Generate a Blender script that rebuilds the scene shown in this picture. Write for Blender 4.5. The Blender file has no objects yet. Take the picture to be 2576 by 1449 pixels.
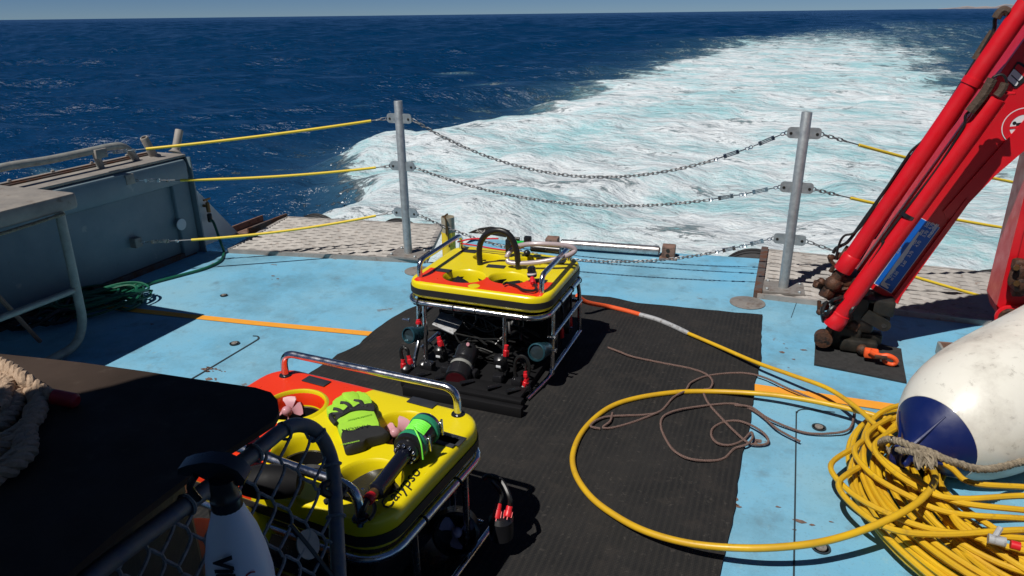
import bpy, bmesh, math, random
import numpy as np
from mathutils import Matrix, Vector
rnd = random.Random(7); NR = np.random.RandomState(11)
S = bpy.context.scene; COL = S.collection
# ------------------------------------------------------------------ camera
FPX = 1780.; CH = 1.75; PITCH = math.radians(21.173); YAW = math.radians(21.242); ROLL = math.atan(30 / 2576.)
_F = np.array([-math.sin(YAW) * math.cos(PITCH), math.cos(YAW) * math.cos(PITCH), -math.sin(PITCH)])
_R0 = np.array([math.cos(YAW), math.sin(YAW), 0.]); _U0 = np.cross(_R0, _F)
_R = _R0 * math.cos(ROLL) - _U0 * math.sin(ROLL); _U = _R0 * math.sin(ROLL) + _U0 * math.cos(ROLL)
CAM = np.array([0, 0, CH])
cd = bpy.data.cameras.new('camera'); cam = bpy.data.objects.new('camera', cd); COL.objects.link(cam)
cd.sensor_width = 36; cd.lens = 36 * FPX / 2576.; cd.clip_start = .05; cd.clip_end = 80000
M = Matrix.Identity(4)
for i in range(3):
    M[i][0] = _R[i]; M[i][1] = _U[i]; M[i][2] = -_F[i]; M[i][3] = CAM[i]
cam.matrix_world = M; S.camera = cam
# ------------------------------------------------------------------ sky, sun, exposure
SUNV = np.array([-.27, -.57, 1.0]); SUNV /= np.linalg.norm(SUNV)          # towards the sun
W = bpy.data.worlds.new('World'); S.world = W; W.use_nodes = True
wn = W.node_tree.nodes; wl = W.node_tree.links; wn.clear()
sky = wn.new('ShaderNodeTexSky'); sky.sky_type = 'NISHITA'; sky.sun_disc = False
sky.sun_elevation = math.asin(SUNV[2]); sky.sun_rotation = math.atan2(SUNV[0], SUNV[1])
sky.altitude = 6000; sky.air_density = 1.0; sky.dust_density = 0.; sky.ozone_density = 10.0
bgn = wn.new('ShaderNodeBackground'); bgn.inputs['Strength'].default_value = .05
wo = wn.new('ShaderNodeOutputWorld'); wl.new(sky.outputs[0], bgn.inputs[0]); wl.new(bgn.outputs[0], wo.inputs[0])
sl = bpy.data.lights.new('sun', 'SUN'); sl.energy = 5.0; sl.angle = math.radians(.5); sl.color = (1, .96, .9)
so = bpy.data.objects.new('sun', sl); COL.objects.link(so)
so.rotation_euler = Vector(SUNV).to_track_quat('Z', 'Y').to_euler(); so.location = (-3, -6, 9)
S.view_settings.view_transform = 'Standard'; S.view_settings.look = 'None'
S.view_settings.exposure = -.17; S.view_settings.gamma = 1
# ------------------------------------------------------------------ measuring: where a sight line meets a plane of the place
def ray(u, v):
    d = _F + _R * (u - 1288.) / FPX + _U * (724.5 - v) / FPX
    return d / np.linalg.norm(d)
def P(u, v, z=0.): d = ray(u, v); return CAM + d * ((z - CH) / d[2])
def PY(u, v, y): d = ray(u, v); return CAM + d * (y / d[1])
def PX(u, v, x): d = ray(u, v); return CAM + d * (x / d[0])
def PD(u, v, dep): return CAM + (_F + _R * (u - 1288.) / FPX + _U * (724.5 - v) / FPX) * dep
def PP(u, v, o, n): d = ray(u, v); return CAM + d * (((o - CAM) @ n) / (d @ n))
def up_to(u, v, base): d = ray(u, v); n = d[:2]; return CAM + d * ((np.array(base)[:2] @ n) / (n @ n))
def K(x0, y0, w, ow):
    s = w / ow * .67083
    return lambda a, b: (x0 * .67083 + a * s, y0 * .67083 + b * s)
c1 = K(0, 450, 960, 1546); c2 = K(700, 350, 960, 2140); c3 = K(1450, 780, 850, 1502); c4 = K(0, 1250, 1000, 1592)
c5 = K(850, 1250, 1200, 1911); r1 = K(2850, 0, 990, 1594); r2 = K(2700, 750, 1140, 2202); r3 = K(3000, 1400, 840, 1602)
r4 = K(2050, 1050, 1200, 1566); r5 = K(1400, 350, 1800, 2576); z1 = K(3260, 800, 300, 1358); z2 = K(3640, 200, 200, 805)
z3 = K(1200, 1480, 500, 1725); z4 = K(780, 1700, 520, 1638); z5 = K(1500, 1120, 650, 2048); z8 = K(0, 1300, 500, 1208)
# ------------------------------------------------------------------ materials
def mat(name, col, rough=.5, metal=0., var=None, dirt=None, bump=None, coat=0., spec=.5, trans=0., two=None, wear=None):
    """var=(colour2, scale, amount); dirt=(colour, scale, lo, hi); bump=(scale, strength[, distance])"""
    m = bpy.data.materials.new(name); m.use_nodes = True; nt = m.node_tree; N = nt.nodes; L = nt.links
    b = N['Principled BSDF']; b.inputs['Base Color'].default_value = (*col, 1); b.inputs['Roughness'].default_value = rough
    b.inputs['Metallic'].default_value = metal; b.inputs['Coat Weight'].default_value = coat
    b.inputs['Coat Roughness'].default_value = .15
    b.inputs['Specular IOR Level'].default_value = spec; b.inputs['Transmission Weight'].default_value = trans
    tc = N.new('ShaderNodeTexCoord'); out = None
    def noise(scale, det=5, rg=.6):
        n = N.new('ShaderNodeTexNoise'); n.inputs['Scale'].default_value = scale; n.inputs['Detail'].default_value = det
        n.inputs['Roughness'].default_value = rg; L.new(tc.outputs['Object'], n.inputs['Vector']); return n.outputs[0]
    def mix(a, bcol, fac):
        x = N.new('ShaderNodeMix'); x.data_type = 'RGBA'; L.new(fac, x.inputs[0])
        if a is None: x.inputs[6].default_value = (*col, 1)
        else: L.new(a, x.inputs[6])
        x.inputs[7].default_value = (*bcol, 1); return x.outputs[2]
    def rng(src, lo, hi, a=0., c=1.):
        r = N.new('ShaderNodeMapRange'); r.inputs[1].default_value = lo; r.inputs[2].default_value = hi
        r.inputs[3].default_value = a; r.inputs[4].default_value = c; L.new(src, r.inputs[0]); return r.outputs[0]
    if two: out = mix(out, two[0], two[1](N, L, tc))
    if var: out = mix(out, var[0], rng(noise(var[1]), .35, .65, 0, var[2]))
    for dd in (dirt if isinstance(dirt, list) else [dirt] if dirt else []):
        out = mix(out, dd[0], rng(noise(dd[1], 8, .7), dd[2], dd[3], 0, dd[4] if len(dd) > 4 else 1))
    if out is not None: L.new(out, b.inputs['Base Color'])
    if bump:
        bp = N.new('ShaderNodeBump'); bp.inputs['Strength'].default_value = bump[1]
        bp.inputs['Distance'].default_value = bump[2] if len(bump) > 2 else .004
        L.new(noise(bump[0], 6), bp.inputs['Height']); L.new(bp.outputs[0], b.inputs['Normal'])
    rr = rng(noise(14 if metal < .5 else 25), .3, .7, max(.02, rough - .1), min(1, rough + .12)); L.new(rr, b.inputs['Roughness'])
    return m
RUST = (.12, .045, .02)
m_deck = mat('deck_paint', (.145, .42, .62), .62, var=((.23, .43, .53), 1.1, .9), bump=(420, .5, .003), spec=.3,
             dirt=[((.11, .25, .33), 1.7, .47, .66, .75), ((.12, .19, .23), 6, .54, .70, .6), ((.12, .20, .25), 75, .56, .70, .55), ((.26, .44, .50), 22, .58, .66, .35), ((.15, .09, .06), 5.5, .645, .68, .7)])
m_deckedge = mat('deck_edge_steel', (.12, .20, .25), .7, dirt=(RUST, 9, .5, .6))
m_orange = mat('orange_line_paint', (.80, .33, .03), .6, dirt=[((.45, .22, .05), 30, .58, .7, .6), ((.15, .38, .5), 45, .68, .72, .7)], bump=(400, .4, .002))
m_groove = mat('groove_dark', (.02, .035, .045), .9)  # plain dark colour for seam strips and socket rings
m_galv = mat('galvanised_steel', (.42, .45, .46), .48, .55, var=((.28, .31, .33), 30, .8), dirt=((.5, .48, .42), 70, .6, .75, .5), bump=(90, .15))
m_galvd = mat('dull_galvanised_steel', (.34, .34, .31), .6, .25, var=((.22, .23, .22), 18, .8), dirt=((.18, .11, .07), 14, .6, .72, .7), bump=(90, .25))
m_steel = mat('polished_stainless', (.72, .72, .74), .22, 1., var=((.5, .5, .53), 40, .6), bump=(60, .08))
m_chain = mat('chain_steel', (.20, .21, .22), .5, .6, dirt=((.16, .12, .1), 40, .5, .7))
m_ysleeve = mat('yellow_hose_sleeve', (.78, .56, .04), .45, dirt=((.4, .26, .06), 20, .6, .8, .5))
m_grate = mat('worn_galvanised_mesh', (.37, .345, .32), .6, .2, var=((.25, .235, .22), 8, .8), dirt=((.14, .08, .05), 24, .56, .7, .7), bump=(120, .3))
m_grframe = mat('rusty_frame_bar', (.10, .085, .08), .75, .2, dirt=(RUST, 12, .45, .6), bump=(60, .4))
m_bulw = mat('grey_bulwark_paint', (.17, .225, .255), .6, var=((.12, .175, .21), 4, .7), dirt=[((.34, .36, .34), 3.2, .66, .70, .5), ((.10, .09, .07), 18, .62, .75, .6)], bump=(80, .15))
m_cap = mat('weathered_cap_paint', (.31, .28, .245), .7, var=((.20, .185, .17), 9, .8), dirt=((.14, .09, .06), 16, .58, .7, .8), bump=(90, .3))
m_rub = mat('black_rubber', (.016, .016, .017), .55, bump=(80, .25))
m_tyre = mat('tyre_rubber', (.02, .02, .022), .7, bump=(50, .4))
def ribs(N, L, tc):
    o = []
    for ax, per in (('X', .024), ('Y', .011)):
        w = N.new('ShaderNodeTexWave'); w.bands_direction = ax; w.inputs['Scale'].default_value = .31416 / per; w.inputs['Distortion'].default_value = .8; w.inputs['Detail Scale'].default_value = 3.
        L.new(tc.outputs['Object'], w.inputs['Vector']); o.append(w.outputs[1])
    a = N.new('ShaderNodeMath'); a.operation = 'MULTIPLY_ADD'; L.new(o[1], a.inputs[0]); a.inputs[1].default_value = .22; L.new(o[0], a.inputs[2])
    p = N.new('ShaderNodeMath'); p.operation = 'POWER'; L.new(a.outputs[0], p.inputs[0]); p.inputs[1].default_value = 2.4; p.use_clamp = True; return p.outputs[0]
def mat_weave():
    m = mat('black_ribbed_matting', (.013, .013, .0135), .85, dirt=[((.025, .0235, .0225), 2.2, .42, .64, .8), ((.09, .08, .07), 40, .58, .74, .6), ((.032, .028, .025), 9, .52, .66, .6)], spec=.25, two=((.021, .020, .019), ribs))
    nt = m.node_tree; N = nt.nodes; L = nt.links; tc = N.new('ShaderNodeTexCoord'); hs = []
    for ax, sc in (('X', 330), ('Y', 260)):
        w = N.new('ShaderNodeTexWave'); w.bands_direction = ax; w.inputs['Scale'].default_value = sc / 6.283 * 1.; w.inputs['Distortion'].default_value = 1.2
        w.inputs['Detail'].default_value = 1; L.new(tc.outputs['Object'], w.inputs['Vector']); hs.append(w.outputs[1])
    a = N.new('ShaderNodeMath'); a.operation = 'ADD'; L.new(hs[0], a.inputs[0]); L.new(hs[1], a.inputs[1])
    n = N.new('ShaderNodeTexNoise'); n.inputs['Scale'].default_value = 250; L.new(tc.outputs['Object'], n.inputs['Vector'])
    a2 = N.new('ShaderNodeMath'); a2.operation = 'ADD'; L.new(a.outputs[0], a2.inputs[0]); L.new(n.outputs[0], a2.inputs[1])
    bp = N.new('ShaderNodeBump'); bp.inputs['Strength'].default_value = .35; bp.inputs['Distance'].default_value = .002
    L.new(a2.outputs[0], bp.inputs['Height']); L.new(bp.outputs[0], N['Principled BSDF'].inputs['Normal']); return m
m_mat = mat_weave()
m_carpet = mat('grey_carpet_pile', (.05, .05, .05), .95, var=((.03, .03, .03), 40, .8), dirt=((.09, .09, .09), 160, .55, .7, .8), bump=(300, 1., .006), spec=.1)
m_cable = mat('yellow_cable_sheath', (.66, .40, .012), .45, var=((.50, .28, .012), 7, .8), dirt=[((.20, .13, .03), 20, .58, .74, .7), ((.72, .52, .12), 55, .6, .7, .4)])
m_braid = mat('orange_braid', (.75, .10, .02), .7, bump=(220, 1., .004))
m_splice = mat('grey_tape', (.36, .37, .38), .5, dirt=((.15, .13, .12), 50, .5, .7))
m_cord = mat('brown_cord', (.19, .12, .10), .85, var=((.10, .06, .05), 200, .9), bump=(400, .8, .003))
m_rope = mat('beige_rope', (.46, .33, .23), .85, var=((.30, .21, .14), 60, .8), bump=(260, .8, .003))
m_ropeg = mat('grey_frayed_rope', (.33, .27, .19), .9, var=((.15, .12, .08), 70, .9), bump=(260, .9, .003))
m_redtape = mat('red_whipping', (.35, .01, .02), .5)
m_white = mat('scuffed_white_vinyl', (.72, .70, .63), .42, var=((.64, .62, .54), 3, .8), dirt=[((.44, .41, .36), 3.2, .48, .68, .8), ((.16, .15, .14), 6, .62, .78, .6), ((.25, .23, .2), 26, .58, .7, .6)], bump=(25, .12), coat=.15)
m_navy = mat('navy_vinyl', (.004, .012, .085), .35, bump=(25, .1))
m_crane = mat('red_crane_paint', (.66, .006, .014), .42, var=((.55, .006, .014), 7, .7), dirt=[((.5, .16, .14), 30, .70, .75, .5), ((.10, .02, .015), 22, .66, .76, .7)], bump=(30, .06), coat=.1)
m_rust = mat('greasy_rusty_iron', (.05, .026, .017), .6, .2, var=((.11, .042, .018), 25, .9), dirt=((.01, .01, .01), 18, .52, .62), bump=(70, .8, .006))
m_grease = mat('grease_black_iron', (.012, .012, .011), .5, .2, var=((.035, .03, .022), 18, .8), bump=(50, .4))
m_wrap = mat('brown_tape_wrap', (.07, .045, .03), .75, bump=(60, 1., .006))
m_hookor = mat('orange_hook_paint', (.80, .10, .02), .5, dirt=((.15, .03, .02), 30, .6, .7))
m_blue = mat('blue_sign', (.0, .11, .50), .4, dirt=((.1, .16, .3), 40, .66, .8, .5))
m_sw = mat('sign_white', (.68, .70, .72), .5, dirt=((.4, .4, .42), 40, .6, .75, .6))
m_sk = mat('sign_black', (.01, .01, .012), .5); m_sr = mat('sign_red', (.60, .01, .02), .45)
m_yel = mat('yellow_float_paint', (.74, .60, .004), .34, var=((.66, .52, .004), 5, .6), dirt=[((.30, .22, .02), 26, .70, .76, .7), ((.55, .42, .25), 11, .74, .76, .8)], coat=.25, bump=(8, .03))
m_bandk = mat('black_bumper_strip', (.014, .013, .013), .6, bump=(60, .2))
m_pad = mat('black_nonslip_pad', (.02, .022, .028), .55, dirt=((.09, .07, .05), 60, .6, .8, .5))
m_pink = mat('pink_propeller_plastic', (.55, .27, .31), .4, coat=.1)
m_blk = mat('black_anodised', (.012, .012, .014), .3, coat=.1)
m_blk2 = mat('black_cable_rubber', (.012, .012, .012), .38)
m_teal = mat('teal_anodised_ring', (.03, .10, .13), .3, .6)
m_glass = mat('dark_lamp_glass', (.02, .03, .035), .08, coat=.6)
m_redlens = mat('dark_red_lens', (.10, .006, .012), .12, coat=.8)
m_redc = mat('red_connector', (.62, .012, .02), .42)
m_amber = mat('amber_glow_tone', (.45, .17, .01), .25, coat=.3)
m_lime = mat('lime_glove_fabric', (.31, .60, .04), .8, var=((.34, .68, .03), 60, .7), bump=(240, .5, .002))
m_gblk = mat('black_glove_fabric', (.014, .014, .015), .75, bump=(240, .6, .002))
m_green = mat('green_tape', (.02, .25, .12), .5, bump=(90, .5)); m_limec = mat('lime_cord', (.18, .85, .06), .45, bump=(150, .5))
m_grhose = mat('green_hose', (.008, .10, .055), .4); m_brass = mat('old_brass', (.16, .09, .035), .45, .7)
m_clear = mat('milky_hose', (.40, .33, .34), .25, coat=.4)
m_redcord = mat('red_cord', (.55, .01, .03), .5)
m_bottle = mat('white_bottle_plastic', (.72, .78, .90), .4, dirt=((.3, .33, .42), 12, .6, .8, .5))
m_net = mat('galvanised_net_wire', (.26, .28, .30), .7, var=((.10, .11, .12), 80, .8), bump=(150, .5))
m_pipe = mat('scratched_painted_pipe', (.11, .13, .17), .5, .3, var=((.22, .20, .17), 30, .8), bump=(70, .3))
m_tarp = mat('brown_black_rubber_sheet', (.050, .034, .026), .8, var=((.028, .019, .014), 4, .9), dirt=((.09, .07, .055), 24, .58, .72, .5), bump=(30, .2), spec=.2)
m_orange2 = mat('orange_tub', (.5, .16, .02), .5); m_wood = mat('weathered_board', (.22, .12, .07), .7, bump=(40, .4))
m_bwhite = mat('white_gusset_paint', (.50, .55, .58), .5, dirt=(RUST, 14, .64, .72, .6))
m_dcover = mat('worn_disc_steel', (.26, .24, .22), .6, .3, dirt=((.14, .10, .08), 20, .5, .7), bump=(60, .3))
m_house = mat('wheelhouse_paint', (.5, .5, .48), .6); m_wood2 = mat('brown_channel_steel', (.20, .12, .09), .7, dirt=((.07, .04, .03), 20, .5, .65))
m_pvc = mat('beige_pipe', (.34, .30, .22), .5, dirt=((.12, .08, .05), 30, .6, .7)); m_ypipe = mat('yellow_pipe_paint', (.72, .50, .02), .5, dirt=((.3, .2, .05), 30, .62, .75, .6))
# ------------------------------------------------------------------ mesh helpers; every shape is (V, F)
def cat(*vf):
    V = []; Fc = []; n = 0
    for v, f in vf:
        V.append(np.asarray(v, float)); Fc += [tuple(i + n for i in q) for q in f]; n += len(v)
    return np.vstack(V), Fc
def spl(pts, n=8, closed=False):
    p = np.asarray(pts, float); k = len(p); out = []
    rng_ = range(k) if closed else range(k - 1)
    for i in rng_:
        g = (lambda j: p[j % k]) if closed else (lambda j: p[min(max(j, 0), k - 1)])
        a, b, c, d = g(i - 1), g(i), g(i + 1), g(i + 2)
        for t in np.arange(n) / n:
            out.append(.5 * (2 * b + (c - a) * t + (2 * a - 5 * b + 4 * c - d) * t * t + (3 * b - 3 * c + d - a) * t ** 3))
    if not closed: out.append(p[-1])
    return np.array(out)
def frames(p, closed=False):
    t = np.roll(p, -1, 0) - np.roll(p, 1, 0) if closed else np.gradient(p, axis=0)
    t /= np.linalg.norm(t, axis=1)[:, None] + 1e-12
    n = np.zeros_like(p); a = np.array([0, 0, 1.]) if abs(t[0][2]) < .9 else np.array([1., 0, 0])
    v = a - t[0] * (a @ t[0]); n[0] = v / np.linalg.norm(v)
    for i in range(1, len(p)):
        v = n[i - 1] - t[i] * (n[i - 1] @ t[i]); n[i] = v / (np.linalg.norm(v) + 1e-12)
    return t, n, np.cross(t, n)
def tube(p, r, s=8, closed=False, cap=True):
    p = np.asarray(p, float); k = len(p); r = np.broadcast_to(np.asarray(r, float), (k,))
    t, n, b = frames(p, closed); a = np.arange(s) * 2 * math.pi / s
    V = (p[:, None] + r[:, None, None] * (np.cos(a)[None, :, None] * n[:, None] + np.sin(a)[None, :, None] * b[:, None])).reshape(-1, 3)
    Fc = []
    for i in range(k if closed else k - 1):
        j = (i + 1) % k
        for q in range(s):
            w = (q + 1) % s; Fc.append((i * s + q, i * s + w, j * s + w, j * s + q))
    if cap and not closed:
        Fc.append(tuple(range(s - 1, -1, -1))); Fc.append(tuple((k - 1) * s + q for q in range(s)))
    return V, Fc
def rod(a, b, r, s=10, r2=None): return tube([a, b], [r, r if r2 is None else r2], s)
def bend(pts, rad, n=6):
    """polyline with rounded corners"""
    p = [np.asarray(q, float) for q in pts]; out = [p[0]]
    for i in range(1, len(p) - 1):
        a = p[i - 1] - p[i]; b = p[i + 1] - p[i]; la = np.linalg.norm(a); lb = np.linalg.norm(b); d = min(rad, la * .48, lb * .48)
        s0 = p[i] + a / la * d; s1 = p[i] + b / lb * d
        for t in np.linspace(0, 1, n): out.append((1 - t) ** 2 * s0 + 2 * t * (1 - t) * p[i] + t * t * s1)
    out.append(p[-1]); return np.array(out)
def axes(z, x=None):
    z = np.asarray(z, float); z = z / np.linalg.norm(z)
    x = np.array([1., 0, 0]) if x is None else np.asarray(x, float)
    if abs(x @ z) > .98 * np.linalg.norm(x): x = np.array([0, 1., 0])
    x = x - z * (x @ z); x /= np.linalg.norm(x); return x, np.cross(z, x), z
def lathe(prof, o, z, s=24, x=None, caps=True):
    """prof = [(r, h)...] about axis z at o"""
    X, Y, Z = axes(z, x); a = np.arange(s) * 2 * math.pi / s; V = []; Fc = []
    for r, h in prof:
        for q in a: V.append(np.asarray(o) + X * r * math.cos(q) + Y * r * math.sin(q) + Z * h)
    for i in range(len(prof) - 1):
        for q in range(s):
            w = (q + 1) % s; Fc.append((i * s + q, i * s + w, (i + 1) * s + w, (i + 1) * s + q))
    if caps: Fc.append(tuple(range(s - 1, -1, -1))); Fc.append(tuple((len(prof) - 1) * s + q for q in range(s)))
    return np.array(V), Fc
def box(c, size, X=(1, 0, 0), Z=(0, 0, 1), bev=0.):
    x, y, z = axes(Z, X); h = np.array(size, float) / 2; c = np.asarray(c, float)
    if bev <= 0:
        V = [c + x * a * h[0] + y * b * h[1] + z * d * h[2] for d in (-1, 1) for a, b in ((-1, -1), (1, -1), (1, 1), (-1, 1))]
        return np.array(V), [(3, 2, 1, 0), (4, 5, 6, 7), (0, 1, 5, 4), (1, 2, 6, 5), (2, 3, 7, 6), (3, 0, 4, 7)]
    V = []; Fc = []; B = min(bev, h.min() * .9)
    o = [(h[0] - B, h[1] - B), (-h[0] + B, h[1] - B), (-h[0] + B, -h[1] + B), (h[0] - B, -h[1] + B)]
    rings = [(-h[2], 0), (-h[2] + B * .3, B * .7), (-h[2] + B, B), (h[2] - B, B), (h[2] - B * .3, B * .7), (h[2], 0)]
    for zz, rr in rings:
        for k, (ox, oy) in enumerate(o):
            for q in range(4):
                an = math.pi / 2 * (k + q / 3); V.append(c + x * (ox + rr * math.cos(an)) + y * (oy + rr * math.sin(an)) + z * zz)
    n = 16
    for i in range(5):
        for q in range(n): w = (q + 1) % n; Fc.append((i * n + q, i * n + w, (i + 1) * n + w, (i + 1) * n + q))
    Fc.append(tuple(range(n - 1, -1, -1))); Fc.append(tuple(5 * n + q for q in range(n)))
    return np.array(V), Fc
def prism(poly, d):
    """planar polygon (3-D points) extruded by vector d"""
    p = np.asarray(poly, float); n = len(p); d = np.asarray(d, float)
    nrm = sum(np.cross(p[i] - p[0], p[i + 1] - p[0]) for i in range(1, n - 1))
    if nrm @ d < 0: p = p[::-1]
    V = np.vstack([p, p + d]); Fc = [tuple(range(n - 1, -1, -1)), tuple(range(n, 2 * n))]
    Fc += [(i, (i + 1) % n, n + (i + 1) % n, n + i) for i in range(n)]
    return V, Fc
def rrect(hx, hy, r, n=6, cx=0, cy=0):
    out = []
    for k, (sx, sy) in enumerate(((1, 1), (-1, 1), (-1, -1), (1, -1))):
        for q in range(n + 1):
            a = math.pi / 2 * (k + q / n); out.append((cx + sx * (hx - r) + r * math.cos(a), cy + sy * (hy - r) + r * math.sin(a)))
    return out
def ball(c, r, s=12, sc=(1, 1, 1), Z=(0, 0, 1)):
    h = np.linspace(-1, 1, s // 2 + 1) * math.pi / 2
    return lathe([(max(1e-4, r * math.cos(q)) * sc[0], r * math.sin(q) * sc[2]) for q in h], c, Z, s)
WM = {}
def fin(me, smooth=True, ang=38):
    if smooth:
        me.polygons.foreach_set('use_smooth', [True] * len(me.polygons)); me.set_sharp_from_angle(angle=math.radians(ang))
    me.update()
def mk(name, vf, m, parent=None, local=False, smooth=True, ang=38):
    V, Fc = vf; V = np.asarray(V, float)
    pw = WM.get(parent.name) if parent else None
    if pw is not None and not local: V = (np.c_[V, np.ones(len(V))] @ np.linalg.inv(pw).T)[:, :3]
    me = bpy.data.meshes.new(name); me.from_pydata(V.tolist(), [], Fc); me.validate(); fin(me, smooth, ang)
    if m: me.materials.append(m)
    o = bpy.data.objects.new(name, me); COL.objects.link(o)
    if parent: o.parent = parent
    WM[o.name] = pw if pw is not None else np.eye(4)
    return o
def tag(o, label=None, cat_=None, group=None, kind=None):
    if label: o['label'] = label
    if cat_: o['category'] = cat_
    if group: o['group'] = group
    if kind: o['kind'] = kind
    return o
def thing(name, label, cat_, loc=(0, 0, 0), rotz=0., group=None):
    o = bpy.data.objects.new(name, None); COL.objects.link(o); o.empty_display_size = .1
    o.location = tuple(float(q) for q in loc); o.rotation_euler = (0, 0, rotz); tag(o, label, cat_, group)
    m = np.eye(4); c, s = math.cos(rotz), math.sin(rotz); m[:2, :2] = [[c, -s], [s, c]]; m[:3, 3] = loc; WM[o.name] = m
    return o
def solo(name, vf, m, label, cat_, base=None, group=None, smooth=True, kind=None):
    """a thing that is one mesh, origin at its base"""
    V, Fc = vf; V = np.asarray(V, float)
    if base is None: base = np.array([V[:, 0].mean(), V[:, 1].mean(), V[:, 2].min()])
    base = np.asarray(base, float)
    o = mk(name, (V - base, Fc), m, None, True, smooth); o.location = tuple(base.tolist()); m4 = np.eye(4); m4[:3, 3] = base; WM[o.name] = m4
    return tag(o, label, cat_, group, kind)
def inst(src, name, parent, mtx):
    """another object sharing src's mesh, placed by a world matrix"""
    o = bpy.data.objects.new(name, src); COL.objects.link(o); o.parent = parent
    o.matrix_basis = Matrix((np.linalg.inv(WM[parent.name]) @ mtx).tolist()); WM[o.name] = mtx; return o
def mat4(o, X, Y, Z):
    m = np.eye(4); m[:3, 0] = X; m[:3, 1] = Y; m[:3, 2] = Z; m[:3, 3] = o; return m
def mesh_of(name, vf, m, smooth=True):
    me = bpy.data.meshes.new(name); me.from_pydata(np.asarray(vf[0]).tolist(), [], vf[1]); fin(me, smooth)
    if m: me.materials.append(m)
    return me
def text(body, o, X, Y, size, shear=0., bold=0., thick=.0006):
    """flat lettering lying at o, reading along X, tops towards Y -> (V,F)"""
    cu = bpy.data.curves.new('lettering', 'FONT'); cu.body = body; cu.size = 1; cu.shear = shear; cu.offset = bold; cu.extrude = 0
    cu.resolution_u = 2; ob = bpy.data.objects.new('lettering', cu); COL.objects.link(ob)
    dg = bpy.context.evaluated_depsgraph_get(); me = bpy.data.meshes.new_from_object(ob.evaluated_get(dg))
    bpy.data.objects.remove(ob); bpy.data.curves.remove(cu)
    X = np.asarray(X, float); X = X / np.linalg.norm(X); Y = np.asarray(Y, float); Y = Y - X * (X @ Y); Y /= np.linalg.norm(Y)
    V = np.array([tuple(v.co) for v in me.vertices]); Fc = [tuple(p.vertices) for p in me.polygons]; bpy.data.meshes.remove(me)
    return np.asarray(o) + (V[:, :1] * X + V[:, 1:2] * Y) * size + np.cross(X, Y) * thick, Fc
def twist(path, r, pitch=.05, strands=3, s=6, wob=0.):
    """laid rope: strands wound round the path"""
    p = np.asarray(path, float); d = np.r_[0, np.cumsum(np.linalg.norm(np.diff(p, axis=0), axis=1))]
    n = max(8, int(d[-1] / pitch * 8)); q = np.linspace(0, d[-1], n); p = np.array([np.interp(q, d, p[:, k]) for k in range(3)]).T
    t, nn, b = frames(p); out = []
    for k in range(strands):
        a = 2 * math.pi * (q / pitch + k / strands)
        c = p + (np.cos(a)[:, None] * nn + np.sin(a)[:, None] * b) * r * .52
        if wob: c = c + NR.randn(*c.shape) * wob
        out.append(tube(c, r * .56, s))
    return cat(*out)
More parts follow.
